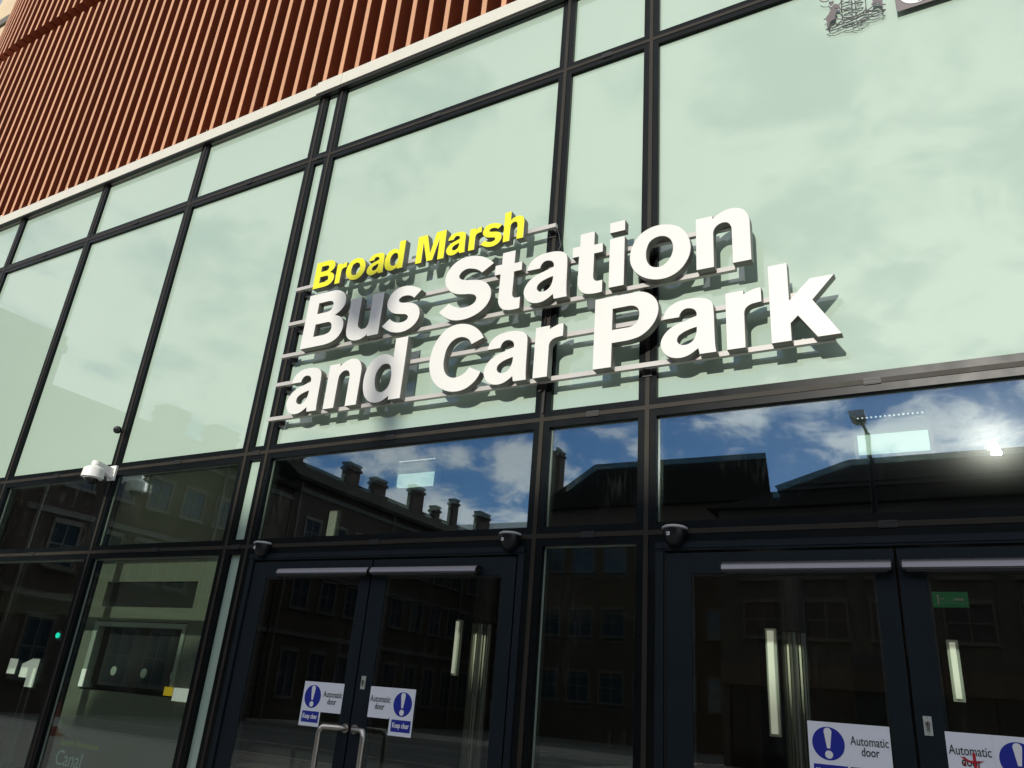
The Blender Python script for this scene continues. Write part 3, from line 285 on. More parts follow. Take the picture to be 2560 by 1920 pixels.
# ---------------------------------------------------------------- bus station building: curtain wall
XM = dict(G=-9.985, E=-8.250, F=-6.513, A=-4.823, B=-4.589, C=-2.182, D=-1.489, H=.918, I=1.61)
T1, T2, T3 = 6.132, 3.263, 2.527
TOP = 6.96; YG = .030
bus = thing('bus_station_building', (-4, 0, 0), 'bus station front of mint glass panels, dark frames, doors and copper fins above', 'building')
bays = [(-13.455, -11.72), (-11.72, XM['G']), (XM['G'], XM['E']), (XM['E'], XM['F']), (XM['F'], XM['A']), (XM['A'], XM['B']), (XM['B'], XM['C']), (XM['C'], XM['D']), (XM['D'], XM['H']), (XM['H'], XM['I'])]
HW = .056; HJ = .015
# frame members: dark flats either side of a narrow joint strip
bm = bmesh.new(); bj = bmesh.new()
xs = [bays[0][0]] + [b[1] for b in bays]
door_bays = (6, 8)
for x in xs:
    box(bm, x - HW, x - HJ, 0, .11, 0, TOP); box(bm, x + HJ, x + HW, 0, .11, 0, TOP); box(bm, x - HJ, x + HJ, .02, .10, 0, TOP)
    box(bj, x - .0135, x + .0135, -.004, .019, .0, TOP - .01)
for i, (a, b) in enumerate(bays):
    for z in (T1, T2, T3):
        lo = HW
        box(bm, a + HW, b - HW, .0005, .1095, z + HJ, z + HW)
        box(bm, a + HW, b - HW, .0005, .1095, z - lo, z - HJ)
        box(bm, a + HW, b - HW, .0205, .0995, z - HJ, z + HJ)
        box(bj, a + .0137, b - .0137, -.0035, .0185, z - .0135, z + .0135)
    box(bm, a + HW, b - HW, .0005, .1095, TOP - .055, TOP)
    if i not in door_bays: box(bm, a + HW, b - HW, .0005, .1095, 0, .12)
obj('window_frame', bm, 'frame', bus); obj('joint_strip', bj, 'joint', bus, bevel=.002)
def pane(i, z0, z1, kind):
    a, b = bays[i][0] + HW - .004, bays[i][1] - HW + .004
    if kind == 'spandrel':
        o = obj('spandrel_panel', bx(a, b, YG, YG + .012, z0, z1), 'spandrel', bus)
    else:
        o = obj('window_pane', bx(a, b, YG, YG + .006, z0, z1), 'glass_low' if z1 < T3 + .01 else 'glass', bus)
        bm = bmesh.new(); vs = box(bm, a, b, YG + .024, YG + .030, z0, z1)
        zc = (z0 + z1) / 2
        for v in vs: v.co.y += (v.co.z - zc) * .0035 + (v.co.x - (a + b) / 2) * -.0012
        obj('inner_pane', bm, 'glass_in', o)
        bm = bmesh.new(); s0, s1, w_ = YG + .0065, YG + .019, .011
        box(bm, a, a + w_, s0, s1, z0, z1); box(bm, b - w_, b, s0, s1, z0, z1); box(bm, a + w_, b - w_, s0, s1, z1 - w_, z1); box(bm, a + w_, b - w_, s0, s1, z0, z0 + w_)
        obj('spacer_bar', bm, 'pale', o)
    return o
for i in range(len(bays)):
    pane(i, T1 + HW - .004, TOP - .051, 'spandrel'); pane(i, T2 + HW - .004, T1 - HW + .004, 'spandrel')
    if i == 5: pane(i, T3 + HW - .004, T2 - HW + .004, 'spandrel'); pane(i, .116, T3 - HW + .004, 'spandrel'); continue
    pane(i, T3 + HW - .004, T2 - HW + .004, 'clear')
    if i not in door_bays: pane(i, .116, T3 - HW + .004, 'clear')
# drain covers on every transom
def drain(x, z):
    bm = bmesh.new(); box(bm, x - .040, x + .040, -.0075, -.0042, z - .0175, z + .0175); o = obj('drain_cover', bm, 'rail_dark', bus)
    for s in (-.0078, .0078):
        bm = bmesh.new(); box(bm, x - .035, x + .035, -.0095, -.0078, z + s - .0042, z + s + .0042); obj('slot', bm, 'drain', o)
    return o
for i, (a, b) in enumerate(bays[1:9], 1):
    for z in (T1, T2, T3): drain((a + b) / 2 + (.03 if i == 4 else 0), z)

obj('soffit_shade_strip', bx(-14.2, 2.6, -.043, .0, TOP - .075, TOP - .0605), 'drain', bus)  # black strip painting in the shade under the coping
# coping, two lengths with a small step
def coping(x0, x1, z0, z1, y):
    bm = bmesh.new(); box(bm, x0, x1, y, .30, z0, z1); return obj('coping', bm, 'coping', bus, bevel=.003)
coping(-14.2, -12.3, 6.900, 7.035, -.05); coping(-12.297, -8.6, 6.900, 7.035, -.05); coping(-8.597, -4.893, 6.900, 7.035, -.05)
coping(-4.89, -4.578, 6.914, 7.052, -.055); coping(-4.575, -1.4, 6.914, 7.052, -.055); coping(-1.397, 2.6, 6.914, 7.052, -.055)
bm = bmesh.new()
for x in (-10.6, -9.1, -7.75, -6.55, -5.72, -4.95, -3.9, -2.4, -2.75):
    tube(bm, [(x, -.02, 7.03), (x, -.02, 7.10)], .0025, 6); tube(bm, [(x + .02, -.02, 7.035), (x - .25, .0, 7.085)], .001, 4)
obj('wire_post', bm, 'steel', bus)

# fin screen above the coping
FIN_D = .24
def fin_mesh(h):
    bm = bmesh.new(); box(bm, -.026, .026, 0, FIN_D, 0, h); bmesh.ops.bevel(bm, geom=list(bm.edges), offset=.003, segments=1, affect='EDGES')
    bmesh.ops.recalc_face_normals(bm, faces=bm.faces); me = bpy.data.meshes.new('fin'); bm.to_mesh(me); bm.free(); me.materials.append(MA['fin']); me.materials.append(MA['fin_side_shade'])
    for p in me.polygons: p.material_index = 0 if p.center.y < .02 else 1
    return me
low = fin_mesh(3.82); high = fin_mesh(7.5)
fx = []; x = -2.217
while x > -12.35: fx.append((x, 0.0, 0.0)); x -= .205
R_ = 7.6; cx0, cy0 = x + .2, R_    # screen turns round the corner on a radius
for k in range(1, 18):
    a = k * .205 / R_
    fx.append((cx0 - R_ * math.sin(a), cy0 - R_ * math.cos(a), -a))
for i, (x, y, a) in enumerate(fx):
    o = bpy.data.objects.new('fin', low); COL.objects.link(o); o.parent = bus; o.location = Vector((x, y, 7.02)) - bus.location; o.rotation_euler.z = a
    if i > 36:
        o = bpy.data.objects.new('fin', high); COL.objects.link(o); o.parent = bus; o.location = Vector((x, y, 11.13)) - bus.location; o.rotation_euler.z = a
bm = bmesh.new()
box(bm, cx0, 3.0, .262, .45, 6.9, 19); box(bm, cx0 + .2, 3.0, .19, .262, 10.84, 11.13)
rr = R_ - .262
P = [(cx0, .262)] + [(cx0 - rr * math.sin(k * .045), cy0 - rr * math.cos(k * .045)) for k in range(1, 13)] + [(cx0 - 2.6, 3.2), (cx0, 3.2)]
prism(bm, P, 6.9, 19, 'z'); box(bm, cx0 - 2.6, 3.0, 3.21, 12, 6.9, 19)
P = [(cx0 + .2, .19)] + [(cx0 - (R_ - .19) * math.sin(k * .045), cy0 - (R_ - .19) * math.cos(k * .045)) for k in range(0, 12)] + [(cx0 - 2.3, 1.2), (cx0 + .2, 1.2)]
prism(bm, P, 10.84, 11.13, 'z')
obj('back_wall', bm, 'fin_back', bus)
bm = bmesh.new(); box(bm, -14.0, 3.0, .12, .22, 0, .11); box(bm, -13.9, -13.5, .0, 10, 0, 6.9); obj('plinth_wall', bm, 'frame', bus)
obj('roof', bx(-13.9, 3.0, .35, 12, 18.9, 19.2), 'slate', bus)

# lobby inside
def part(name, bm, m, p=bus, **k): return obj(name, bm, m, p, **k)
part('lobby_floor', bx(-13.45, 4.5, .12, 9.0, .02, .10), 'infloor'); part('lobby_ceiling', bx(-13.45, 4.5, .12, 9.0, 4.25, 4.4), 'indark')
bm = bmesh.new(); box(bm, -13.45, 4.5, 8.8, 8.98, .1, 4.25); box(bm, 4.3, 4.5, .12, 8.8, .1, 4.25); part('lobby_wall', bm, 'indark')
bm = bmesh.new(); box(bm, -8.98, -8.45, 1.5, 1.7, .1, 4.2); box(bm, -6.93, -6.55, 1.5, 1.7, .1, 4.2); box(bm, -8.45, -6.93, 1.501, 1.699, 2.53, 4.2); box(bm, -8.45, -6.93, 1.501, 1.699, 2.11, 2.26); box(bm, -8.45, -6.93, 1.501, 1.699, .1, 1.40)
part('ticket_office_wall', bm, 'inwall')
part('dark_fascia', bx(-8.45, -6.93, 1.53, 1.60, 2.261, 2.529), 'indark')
tw = part('ticket_window', bx(-8.37, -6.985, 1.56, 1.60, 1.46, 2.05), 'indark')
bm = bmesh.new(); box(bm, -8.45, -8.37, 1.48, 1.6, 1.42, 2.05); box(bm, -6.985, -6.93, 1.48, 1.6, 1.42, 2.05); box(bm, -8.45, -6.93, 1.48, 1.6, 2.051, 2.10); part('trim', bm, 'pale', tw)
bm = bmesh.new(); box(bm, -8.447, -8.373, 1.474, 1.479, 1.425, 1.60); part('reveal_strip', bm, 'lit_white', tw)
for x, e in ((-8.01, .045), (-7.51, .045), (-7.045, .045)):
    bm = bmesh.new(); tube(bm, [(x, 1.555, 1.605), (x, 1.545, 1.605)], .047, 20); part('speech_grille', bm, 'pale', tw)
bm = bmesh.new(); box(bm, -13.4, -9.25, 3.0, 3.15, 2.33, 2.62); part('beam', bm, 'inwall')
bm = bmesh.new(); box(bm, -7.2, -2.9, 8.3, 8.4, .1, 4.2); box(bm, -2.9, .6, 8.1, 8.2, .1, 4.2); box(bm, .6, 4.0, 8.0, 8.2, 2.4, 4.2); part('wood_wall', bm, 'inwood')
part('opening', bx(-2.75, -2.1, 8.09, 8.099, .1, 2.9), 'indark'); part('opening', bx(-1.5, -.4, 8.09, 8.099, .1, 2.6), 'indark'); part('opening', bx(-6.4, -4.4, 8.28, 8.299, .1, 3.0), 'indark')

# ---------------------------------------------------------------- doors
def leaf(x0, x1, gx0, gx1, hside, lock_x=None):
    """door leaf between x0 and x1 with its glass between gx0 and gx1"""
    gz0, gz1 = .28, 2.304; z0, z1 = .115, 2.412
    bm = bmesh.new(); ya, yb = .004, .056
    box(bm, x0, gx0, ya, yb, z0, z1); box(bm, gx1, x1, ya, yb, z0, z1); box(bm, gx0, gx1, ya + .0003, yb - .0003, gz1, z1); box(bm, gx0, gx1, ya + .0003, yb - .0003, z0, gz0)
    d = obj('door', bm, 'door', bus, bevel=0)
    bm = bmesh.new()
    for a in ((gx0, gx0 + .012), (gx1 - .012, gx1)): box(bm, a[0], a[1], .012, .03, gz0, gz1)
    box(bm, gx0 + .012, gx1 - .012, .012, .03, gz1 - .012, gz1); obj('glazing_bead', bm, 'drain', d)
    obj('door_glass', bx(gx0 + .001, gx1 - .001, .006, .0115, gz0, gz1), 'glass_low', d)
    if hside:
        xm = (x1 - .020) if hside < 0 else (x0 + .042); xb = xm + hside * (.118 if hside < 0 else .152); yb_ = -.098; pts = []
        pts += [(xm, .01, 1.390), (xm, -.012, 1.390)]
        p0 = Vector((xm, -.02, 1.390)); p1 = Vector((xb, yb_, 1.390))
        for k in range(9):
            t = k / 8; pts.append(tuple(p0.lerp(p1, .1 + .72 * t)))
        for k in range(1, 9):
            a = k / 8 * math.pi / 2; q = p0.lerp(p1, .82 + .18 * math.sin(a)); pts.append((q.x, q.y, 1.390 - .042 * (1 - math.cos(a))))
        pts += [(xb, yb_, 1.30), (xb, yb_, .9), (xb, yb_, .55)]
        for k in range(0, 9):
            a = k / 8 * math.pi / 2; q = p0.lerp(p1, .82 + .18 * math.cos(a)); pts.append((q.x, q.y, .45 - .04 * math.sin(a)))
        pts += [tuple(p0.lerp(p1, .1) + Vector((0, 0, -.995))), (xm, .01, .41)]
        bm = bmesh.new(); tube(bm, pts, .0165, 16); tube(bm, [(xm, .004, 1.390), (xm, -.004, 1.390)], .027, 18); tube(bm, [(xm, .004, .41), (xm, -.004, .41)], .027, 18)
        obj('door_handle', bm, 'steel', d, smooth=40)
    if lock_x is not None:
        bm = bmesh.new(); box(bm, lock_x - .0165, lock_x + .0165, -.001, .004, 1.618, 1.694); lk = obj('lock', bm, 'pale', d, bevel=.0012)
        bm = bmesh.new(); tube(bm, [(lock_x, -.001, 1.664), (lock_x, -.006, 1.664)], .0095, 14); box(bm, lock_x - .0055, lock_x + .0055, -.0055, -.001, 1.636, 1.664); obj('key_cylinder', bm, 'steel', lk)
        bm = bmesh.new(); box(bm, lock_x - .0015, lock_x + .0015, -.0068, -.006, 1.654, 1.668); tube(bm, [(lock_x, -.0012, 1.687), (lock_x, -.0018, 1.687)], .002, 8); tube(bm, [(lock_x, -.0012, 1.625), (lock_x, -.0018, 1.625)], .002, 8); obj('key_slot', bm, 'black', lk)
    return d
def door_bay(a, b, mid, gl):
    bm = bmesh.new(); hx0, hx1 = a + .056, b - .056
    box(bm, hx0, hx1, -.004, .108, 2.425, T3 - HW + .0005); box(bm, hx0, a + .100, -.004, .108, .115, 2.4245); box(bm, b - .094, hx1, -.004, .108, .115, 2.4245)
    box(bm, hx0 - .0, a + .1, -.012, -.0042, 2.436, T3 - HW - .008); box(bm, b - .094, hx1, -.012, -.0042, 2.436, T3 - HW - .008)
    box(bm, a + .1, b - .094, -.0095, -.0042, 2.437, T3 - HW - .008)
    obj('door_frame', bm, 'door', bus)
    bm = bmesh.new(); box(bm, a + .1, a + .113, .012, .09, .115, 2.4245); obj('door_gasket', bm, 'drain', bus); bm = bmesh.new(); box(bm, b - .107, b - .094, .012, .09, .115, 2.4245); obj('door_gasket', bm, 'drain', bus)
    return leaf(a + .118, mid - .006, gl[0], gl[1], -1 if gl[4] else 0), leaf(mid + .006, b - .112, gl[2], gl[3], 1 if gl[4] else 0, gl[5])
dl, dr = door_bay(XM['B'], XM['C'], -3.378, (-4.335, -3.468, -3.247, -2.383, True, -3.316))
el, er = door_bay(XM['D'], XM['H'], -.270, (-1.240, -.361, -.153, .700, False, -.217))
dl['label'] = 'left leaf of the door pair with cranked steel handles'; dr['label'] = 'right leaf of the door pair with cranked steel handles'
def operator(x0, x1, z0, z1, parent):
    prof = [(.004, z0 + .002), (-.052, z0), (-.062, z0 + .008), (-.060, z0 + .024), (-.044, z0 + .042), (-.022, z1 - .001), (.004, z1)]
    bm = bmesh.new(); prism(bm, prof, x0 + .006, x1 - .006, 'x'); o = obj('door_operator', bm, 'operator', parent, smooth=35)
    bm = bmesh.new(); s = [(p[0] * 1.03 + (-.0005), p[1]) for p in prof]; prism(bm, s, x0, x0 + .0055, 'x'); prism(bm, s, x1 - .0055, x1, 'x'); prism(bm, [(.004, z0 - .012), (-.05, z0 - .010), (-.05, z0 - .0005), (.004, z0 - .0005)], x0 + .02, x1 - .02, 'x'); obj('end_cap', bm, 'drain', o)
operator(-4.185, -3.362, 2.312, 2.358, dl); operator(-3.350, -2.530, 2.312, 2.358, dr); operator(-1.072, -.283, 2.306, 2.358, el); operator(-.248, .560, 2.306, 2.358, er)

# ---------------------------------------------------------------- the big sign
GL = {k: [[(c[i] / 1e4, c[i + 1] / 1e4) for i in range(0, len(c), 2)] for c in v] for k, v in GLYPHS.items()}
def glyph_mesh(k, s, x, y0, y1, z, bev=.0025):
    cu = bpy.data.curves.new('g', 'CURVE'); cu.dimensions = '2D'; cu.fill_mode = 'BOTH'; cu.extrude = (y1 - y0) / 2 - bev; cu.bevel_depth = bev; cu.bevel_resolution = 1; cu.offset = -bev
    for c in GL[k]:
        sp = cu.splines.new('POLY'); sp.points.add(len(c) - 1); sp.use_cyclic_u = True
        for p, q in zip(sp.points, c): p.co = (q[0] * s, q[1] * s, 0, 1)
    t = bpy.data.objects.new('g', cu); COL.objects.link(t); bpy.context.view_layer.update()
    me = bpy.data.meshes.new_from_object(t.evaluated_get(bpy.context.evaluated_depsgraph_get())); bpy.data.objects.remove(t); me.materials.clear()
    me.transform(Matrix.Rotation(math.pi / 2, 4, 'X')); me.transform(Matrix.Translation((x, (y0 + y1) / 2, z)))
    return me
sign = thing('building_sign', (-2.4, -.11, 3.4), 'large raised letters Broad Marsh Bus Station and Car Park on metal rails', 'sign')
YF, YB = -.14, -.080
def letter(k, x, z, s, face, word):
    me = glyph_mesh(k, s, x, YF, YB, z)
    o = finish('letter', me, [face, 'letter_side'], sign, smooth=38)
    for p in me.polygons:
        p.material_index = 0 if p.center.y < (YF + .0035 - sign.location.y) and p.normal.y < -.5 else 1
    o['label'] = '%s letter %s of the word %s' % ('yellow' if face == 'letter_yellow' else 'white', k, word)
Z2, Z3, ZY, YS = 4.034, 3.489, 4.571, .515
for k, x, w in (('B', -4.306, 'Bus'), ('u', -3.850, 'Bus'), ('s', -3.499, 'Bus'), ('S', -2.992, 'Station'), ('t', -2.553, 'Station'), ('a', -2.311, 'Station'), ('t', -1.962, 'Station'), ('i', -1.703, 'Station'), ('o', -1.562, 'Station'), ('n', -1.144, 'Station')): letter(k, x, Z2, 1, 'letter_white', w)
for k, x, w in (('a', -4.332, 'and'), ('n', -3.945, 'and'), ('d', -3.592, 'and'), ('C', -3.015, 'Car'), ('a', -2.565, 'Car'), ('r', -2.196, 'Car'), ('P', -1.786, 'Park'), ('a', -1.362, 'Park'), ('r', -.981, 'Park'), ('k', -.742, 'Park')): letter(k, x, Z3, 1, 'letter_white', w)
for k, x, w in (('B', -4.300, 'Broad'), ('r', -4.068, 'Broad'), ('o', -3.963, 'Broad'), ('a', -3.745, 'Broad'), ('d', -3.576, 'Broad'), ('M', -3.273, 'Marsh'), ('a', -2.998, 'Marsh'), ('r', -2.804, 'Marsh'), ('s', -2.700, 'Marsh'), ('h', -2.515, 'Marsh')): letter(k, x, ZY, YS, 'letter_yellow', w)
rails = [(-4.565, -2.135, 4.640), (-4.565, -.93, 4.315), (-4.565, -.93, 4.026), (-4.565, -.49, 3.776), (-4.565, -.43, 3.486)]
for x0, x1, z in rails:
    bm = bmesh.new(); box(bm, x0, x1, YB + .0005, YB + .030, z, z + .030); r = obj('rail', bm, 'rail', sign, bevel=.0015)
    for x in (XM['B'] + .11, XM['C'] - .01, XM['D']):
        if x < x1 + .05:
            bm = bmesh.new(); box(bm, x - .02, x + .02, YB + .031, -.0045, z + .002, z + .012); box(bm, x - .03, x + .03, -.010, -.0045, z - .03, z + .035); tube(bm, [(x, YB + .02, z - .004), (x, YB + .02, z + .0)], .005, 8)
            obj('bracket', bm, 'bracket', r)
bm = bmesh.new()
tube(bm, [(-2.165, -.06, 4.655), (-2.14, -.045, 4.64), (-2.13, -.03, 4.60), (-2.12, -.015, 4.52), (-2.15, -.012, 4.46), (-2.19, -.012, 4.42), (-2.2, -.012, 4.34)], .005, 8)
tube(bm, [(-2.2, -.012, 3.99), (-2.205, -.012, 3.93)], .004, 6); tube(bm, [(-2.172, -.012, 3.47), (-2.175, -.012, 3.30)], .006, 8)
obj('cable', bm, 'bracket', sign)

# ---------------------------------------------------------------- city crest and council plate
ZE = 10.533
E0 = Vector((0, 0, 0))
def unproj(u, v, y):
    d = (R0 * ((u - 1280) / 1928.28) + R1 * ((v - 960) / 1928.28) + R2); t = (4 + y) / d.y
    return Vector((d.x * t, y, 1.6 + d.z * t))
# crest outline points, measured once from the photograph and laid on the sign plane as a real cut plate
CREST_Y = -.006
def cp(p): q = unproj(2030 + p[0] / ZE, p[1] / ZE, CREST_Y); return (q.x, q.z)
def ribbon(bm, pts, w, y0, y1, closed=False):
    P = [Vector(cp(p)) for p in pts]; n = len(P)
    nrm = []
    for i in range(n):
        a = P[i - 1] if (i or closed) else P[i]; b = P[(i + 1) % n] if (i < n - 1 or closed) else P[i]; t = (b - a).normalized(); nrm.append(Vector((-t.y, t.x)))
    q = [[bm.verts.new((P[i].x + s * nrm[i].x * w / 2, y, P[i].y + s * nrm[i].y * w / 2)) for s, y in ((-1, y0), (1, y0), (1, y1), (-1, y1))] for i in range(n)]
    for i in range(n if closed else n - 1):
        a, b = q[i], q[(i + 1) % n]
        for k in range(4): bm.faces.new((a[k], a[(k + 1) % 4], b[(k + 1) % 4], b[k]))
    if not closed: bm.faces.new(q[0]); bm.faces.new(q[-1][::-1])
crest = thing('wall_crest', (-.2, CREST_Y, 5.55), 'cut metal city crest of stags, shield and scroll left of the council plate', 'crest')
bm = bmesh.new(); W_ = .0052
for pts in ([(765, -160), (765, 30), (772, 200), (785, 310), (800, 400), (832, 445), (900, 460), (1000, 450), (1120, 432), (1210, 395), (1300, 340), (1380, 280), (1410, 230), (1418, 130), (1400, 0), (1385, -250)],
            [(768, 95), (840, 100), (860, 60), (960, 40), (1000, 0)], [(1045, 110), (1040, 240), (1060, 290), (1090, 262), (1180, 240), (1140, 200), (1130, 80), (1120, -100)],
            [(1045, -100), (1040, 60), (1060, 120)], [(950, 320), (1060, 300), (1130, 330), (1210, 312)], [(960, 330), (1050, 395), (1075, 432)], [(1150, 420), (1150, 350), (1212, 312)],
            [(815, 240), (880, 250), (950, 212), (1030, 205)], [(815, 240), (850, 270), (930, 262), (1010, 240)], [(790, 175), (900, 140), (1000, 110), (1180, 70), (1330, 42)], [(1180, 135), (1290, 112), (1345, 50), (1260, 60), (1170, 105)],
            [(1185, 262), (1250, 200), (1345, 208), (1310, 258), (1225, 292)], [(850, 385), (880, 358), (960, 350)], [(870, 60), (990, 70), (1050, 30)], [(1140, 40), (1250, 10), (1300, -20)]): ribbon(bm, pts, W_, CREST_Y, CREST_Y + .004)
obj('shield', bm, 'crest', crest)
bm = bmesh.new()
for pts in ([(365, 770), (450, 735), (560, 718), (700, 645), (850, 600), (1030, 540), (1200, 462), (1400, 385), (1600, 370), (1760, 318), (1930, 247)],
            [(365, 770), (450, 790), (560, 790), (700, 740), (850, 670), (1000, 640), (1200, 555), (1400, 452), (1560, 438), (1700, 400), (1850, 330), (1915, 275)],
            [(640, 665), (700, 600), (800, 515), (860, 480), (840, 600)], [(850, 540), (900, 490), (1000, 465), (1090, 478), (1130, 512)], [(870, 548), (950, 508), (1060, 500)],
            [(1155, 475), (1220, 400), (1320, 342), (1400, 312), (1480, 332), (1505, 372)], [(1200, 480), (1280, 405), (1390, 368)], [(1385, 275), (1640, 268), (1820, 250), (1935, 245)], [(1420, 305), (1600, 292), (1770, 290)],
            [(640, 662), (760, 568), (845, 592)], [(820, 700), (900, 708), (1000, 690), (1060, 672)], [(850, 665), (950, 652), (1060, 622)], [(1250, 545), (1350, 522), (1450, 480), (1470, 440)], [(1260, 610), (1400, 560), (1500, 470)],
            [(1062, 672), (1088, 610), (1070, 588)], [(1190, 565), (1240, 608), (1190, 650), (1100, 660)], [(980, 700), (1060, 690), (1092, 705), (1170, 712), (1205, 652), (1285, 645), (1332, 602), (1265, 582)], [(470, 705), (520, 640), (640, 605)], [(1880, 290), (1865, 345), (1840, 380)], [(440, 820), (445, 790)]): ribbon(bm, pts, W_ * .85, CREST_Y, CREST_Y + .004)
for k in range(9): ribbon(bm, [(520 + k * 30, 765 - k * 14), (530 + k * 30, 738 - k * 14)], .003, CREST_Y, CREST_Y + .004)
for k in range(12): ribbon(bm, [(900 + k * 45, 615 - k * 22), (915 + k * 45, 580 - k * 22)], .003, CREST_Y, CREST_Y + .004)
for k in range(8): ribbon(bm, [(1560 + k * 32, 410 - k * 12), (1572 + k * 32, 382 - k * 12)], .003, CREST_Y, CREST_Y + .004)
obj('scroll', bm, 'crest', crest)
bm = bmesh.new()
for pts in ([(590, 100), (640, 100), (700, 120), (745, 185), (660, 215), (600, 225), (645, 262), (655, 300), (620, 370), (610, 480), (560, 520), (480, 560), (460, 640), (455, 720), (425, 705), (398, 600), (360, 500), (380, 440), (440, 370), (485, 290), (490, 200), (540, 150)],
            [(440, 40), (500, 40), (560, 10), (580, 60), (540, 110), (490, 150), (460, 110)],
            [(1575, -60), (1860, -60), (1852, 100), (1870, 180), (1866, 258), (1842, 250), (1840, 170), (1800, 90), (1720, 62), (1650, 90), (1600, 132), (1560, 112), (1600, 50)]):
    prism(bm, [cp(p) for p in pts], CREST_Y, CREST_Y + .004)
for pts in ([(600, 222), (720, 212), (765, 260), (790, 330)], [(612, 487), (800, 497)], [(365, 480), (305, 510)], [(700, 130), (760, 50), (830, 10)], [(1455, 268), (1625, 142)], [(1860, 110), (1940, 112)], [(200, 5), (290, 42), (380, 35), (440, 0)], [(430, 160), (490, 200)], [(455, 100), (470, 60)]): ribbon(bm, pts, W_ * 1.1, CREST_Y, CREST_Y + .004)
obj('stag', bm, 'crest_body', crest)
plate = thing('wall_sign', (.9, -.004, 5.643), 'flat taupe council name plate with white lettering at the top right corner', 'sign')
obj('sign_plate', bx(.074, 1.9, -.006, -.002, 5.643, 6.02), 'plate', plate)
me = glyph_mesh('C', .36, .098, -.0095, -.0065, 5.668, .0005); finish('lettering', me, 'white', plate)
me = glyph_mesh('i', .36, .243 - .055, -.0095, -.0065, 5.668, .0005); finish('lettering', me, 'white', plate)
bm = bmesh.new()
for x in (.2, 1.0, 1.8): tube(bm, [(x, -.002, 5.9), (x, .030, 5.9)], .008, 8)
obj('standoff', bm, 'bracket', plate)

# ---------------------------------------------------------------- security camera, ball sensor, door sensors
cx_, cy_ = -6.490, -.185
scam = thing('security_camera', (cx_, -.0, 3.2), 'white dome security camera on a wall arm below the mint panels', 'camera')
bm = bmesh.new(); lathe(bm, [(.030, .088), (.034, .080), (.074, .058), (.086, .048), (.090, -.018), (.090, -.030), (.082, -.032)], (cx_, cy_, 3.165), 36); obj('housing', bm, 'cam_white', scam, smooth=35)
bm = bmesh.new(); lathe(bm, [(.073, -.031), (.070, -.038), (.060, -.040)], (cx_, cy_, 3.165), 32); obj('dome_ring', bm, 'cam_white', scam)
bm = bmesh.new(); lathe(bm, [(.058 * math.cos(a * math.pi / 16), -.036 - .056 * math.sin(a * math.pi / 16)) for a in range(0, 8)] + [(.003, -.092)], (cx_, cy_, 3.165), 32); d_ = obj('dome', bm, 'dome', scam, smooth=60)
bm = bmesh.new(); v = Vector((.35, -.75, -.55)).normalized(); c_ = Vector((cx_, cy_, 3.165 - .036)); tube(bm, [c_ + v * .045, c_ + v * .0575, c_ + v * .060], [.026, .024, .017], 20); obj('lens', bm, 'sensor', d_, smooth=40)
bm = bmesh.new(); lathe(bm, [(.024, -.01), (.036, .0), (.038, .022), (.030, .036), (.012, .040)], (cx_, cy_, 3.250), 24)
bm2 = bmesh.new(); prism(bm2, [(cy_ - .01, 3.285), (cy_ + .03, 3.283), (-.02, 3.262), (-.02, 3.178), (-.055, 3.185), (cy_ + .02, 3.247), (cy_ - .01, 3.250)], cx_ - .024, cx_ + .024, 'x')
me_ = bpy.data.meshes.new('x'); bmesh.ops.recalc_face_normals(bm2, faces=bm2.faces); bm2.to_mesh(me_); bm2.free(); bm.from_mesh(me_); obj('arm', bm, 'cam_white', scam, smooth=35)
bm = bmesh.new(); box(bm, cx_ - .045, cx_ + .045, -.022, -.004, 3.158, 3.292); obj('wall_plate', bm, 'cam_white', scam, bevel=.006)
bs = thing('ball_sensor', (-6.54, -.02, 3.6), 'tiny glossy black ball on the mullion above the white camera', 'sensor')
bm = bmesh.new(); lathe(bm, [(.001, -.036)] + [(.036 * math.cos(a), .036 * math.sin(a)) for a in [(-1.3 + .26 * k) for k in range(11)]] + [(.001, .036)], (-6.553, -.045, 3.632), 24); obj('ball', bm, 'dome', bs, smooth=60)
bm = bmesh.new(); tube(bm, [(-6.545, -.03, 3.632), (-6.52, -.004, 3.632)], .014, 10); obj('stem', bm, 'sensor', bs)
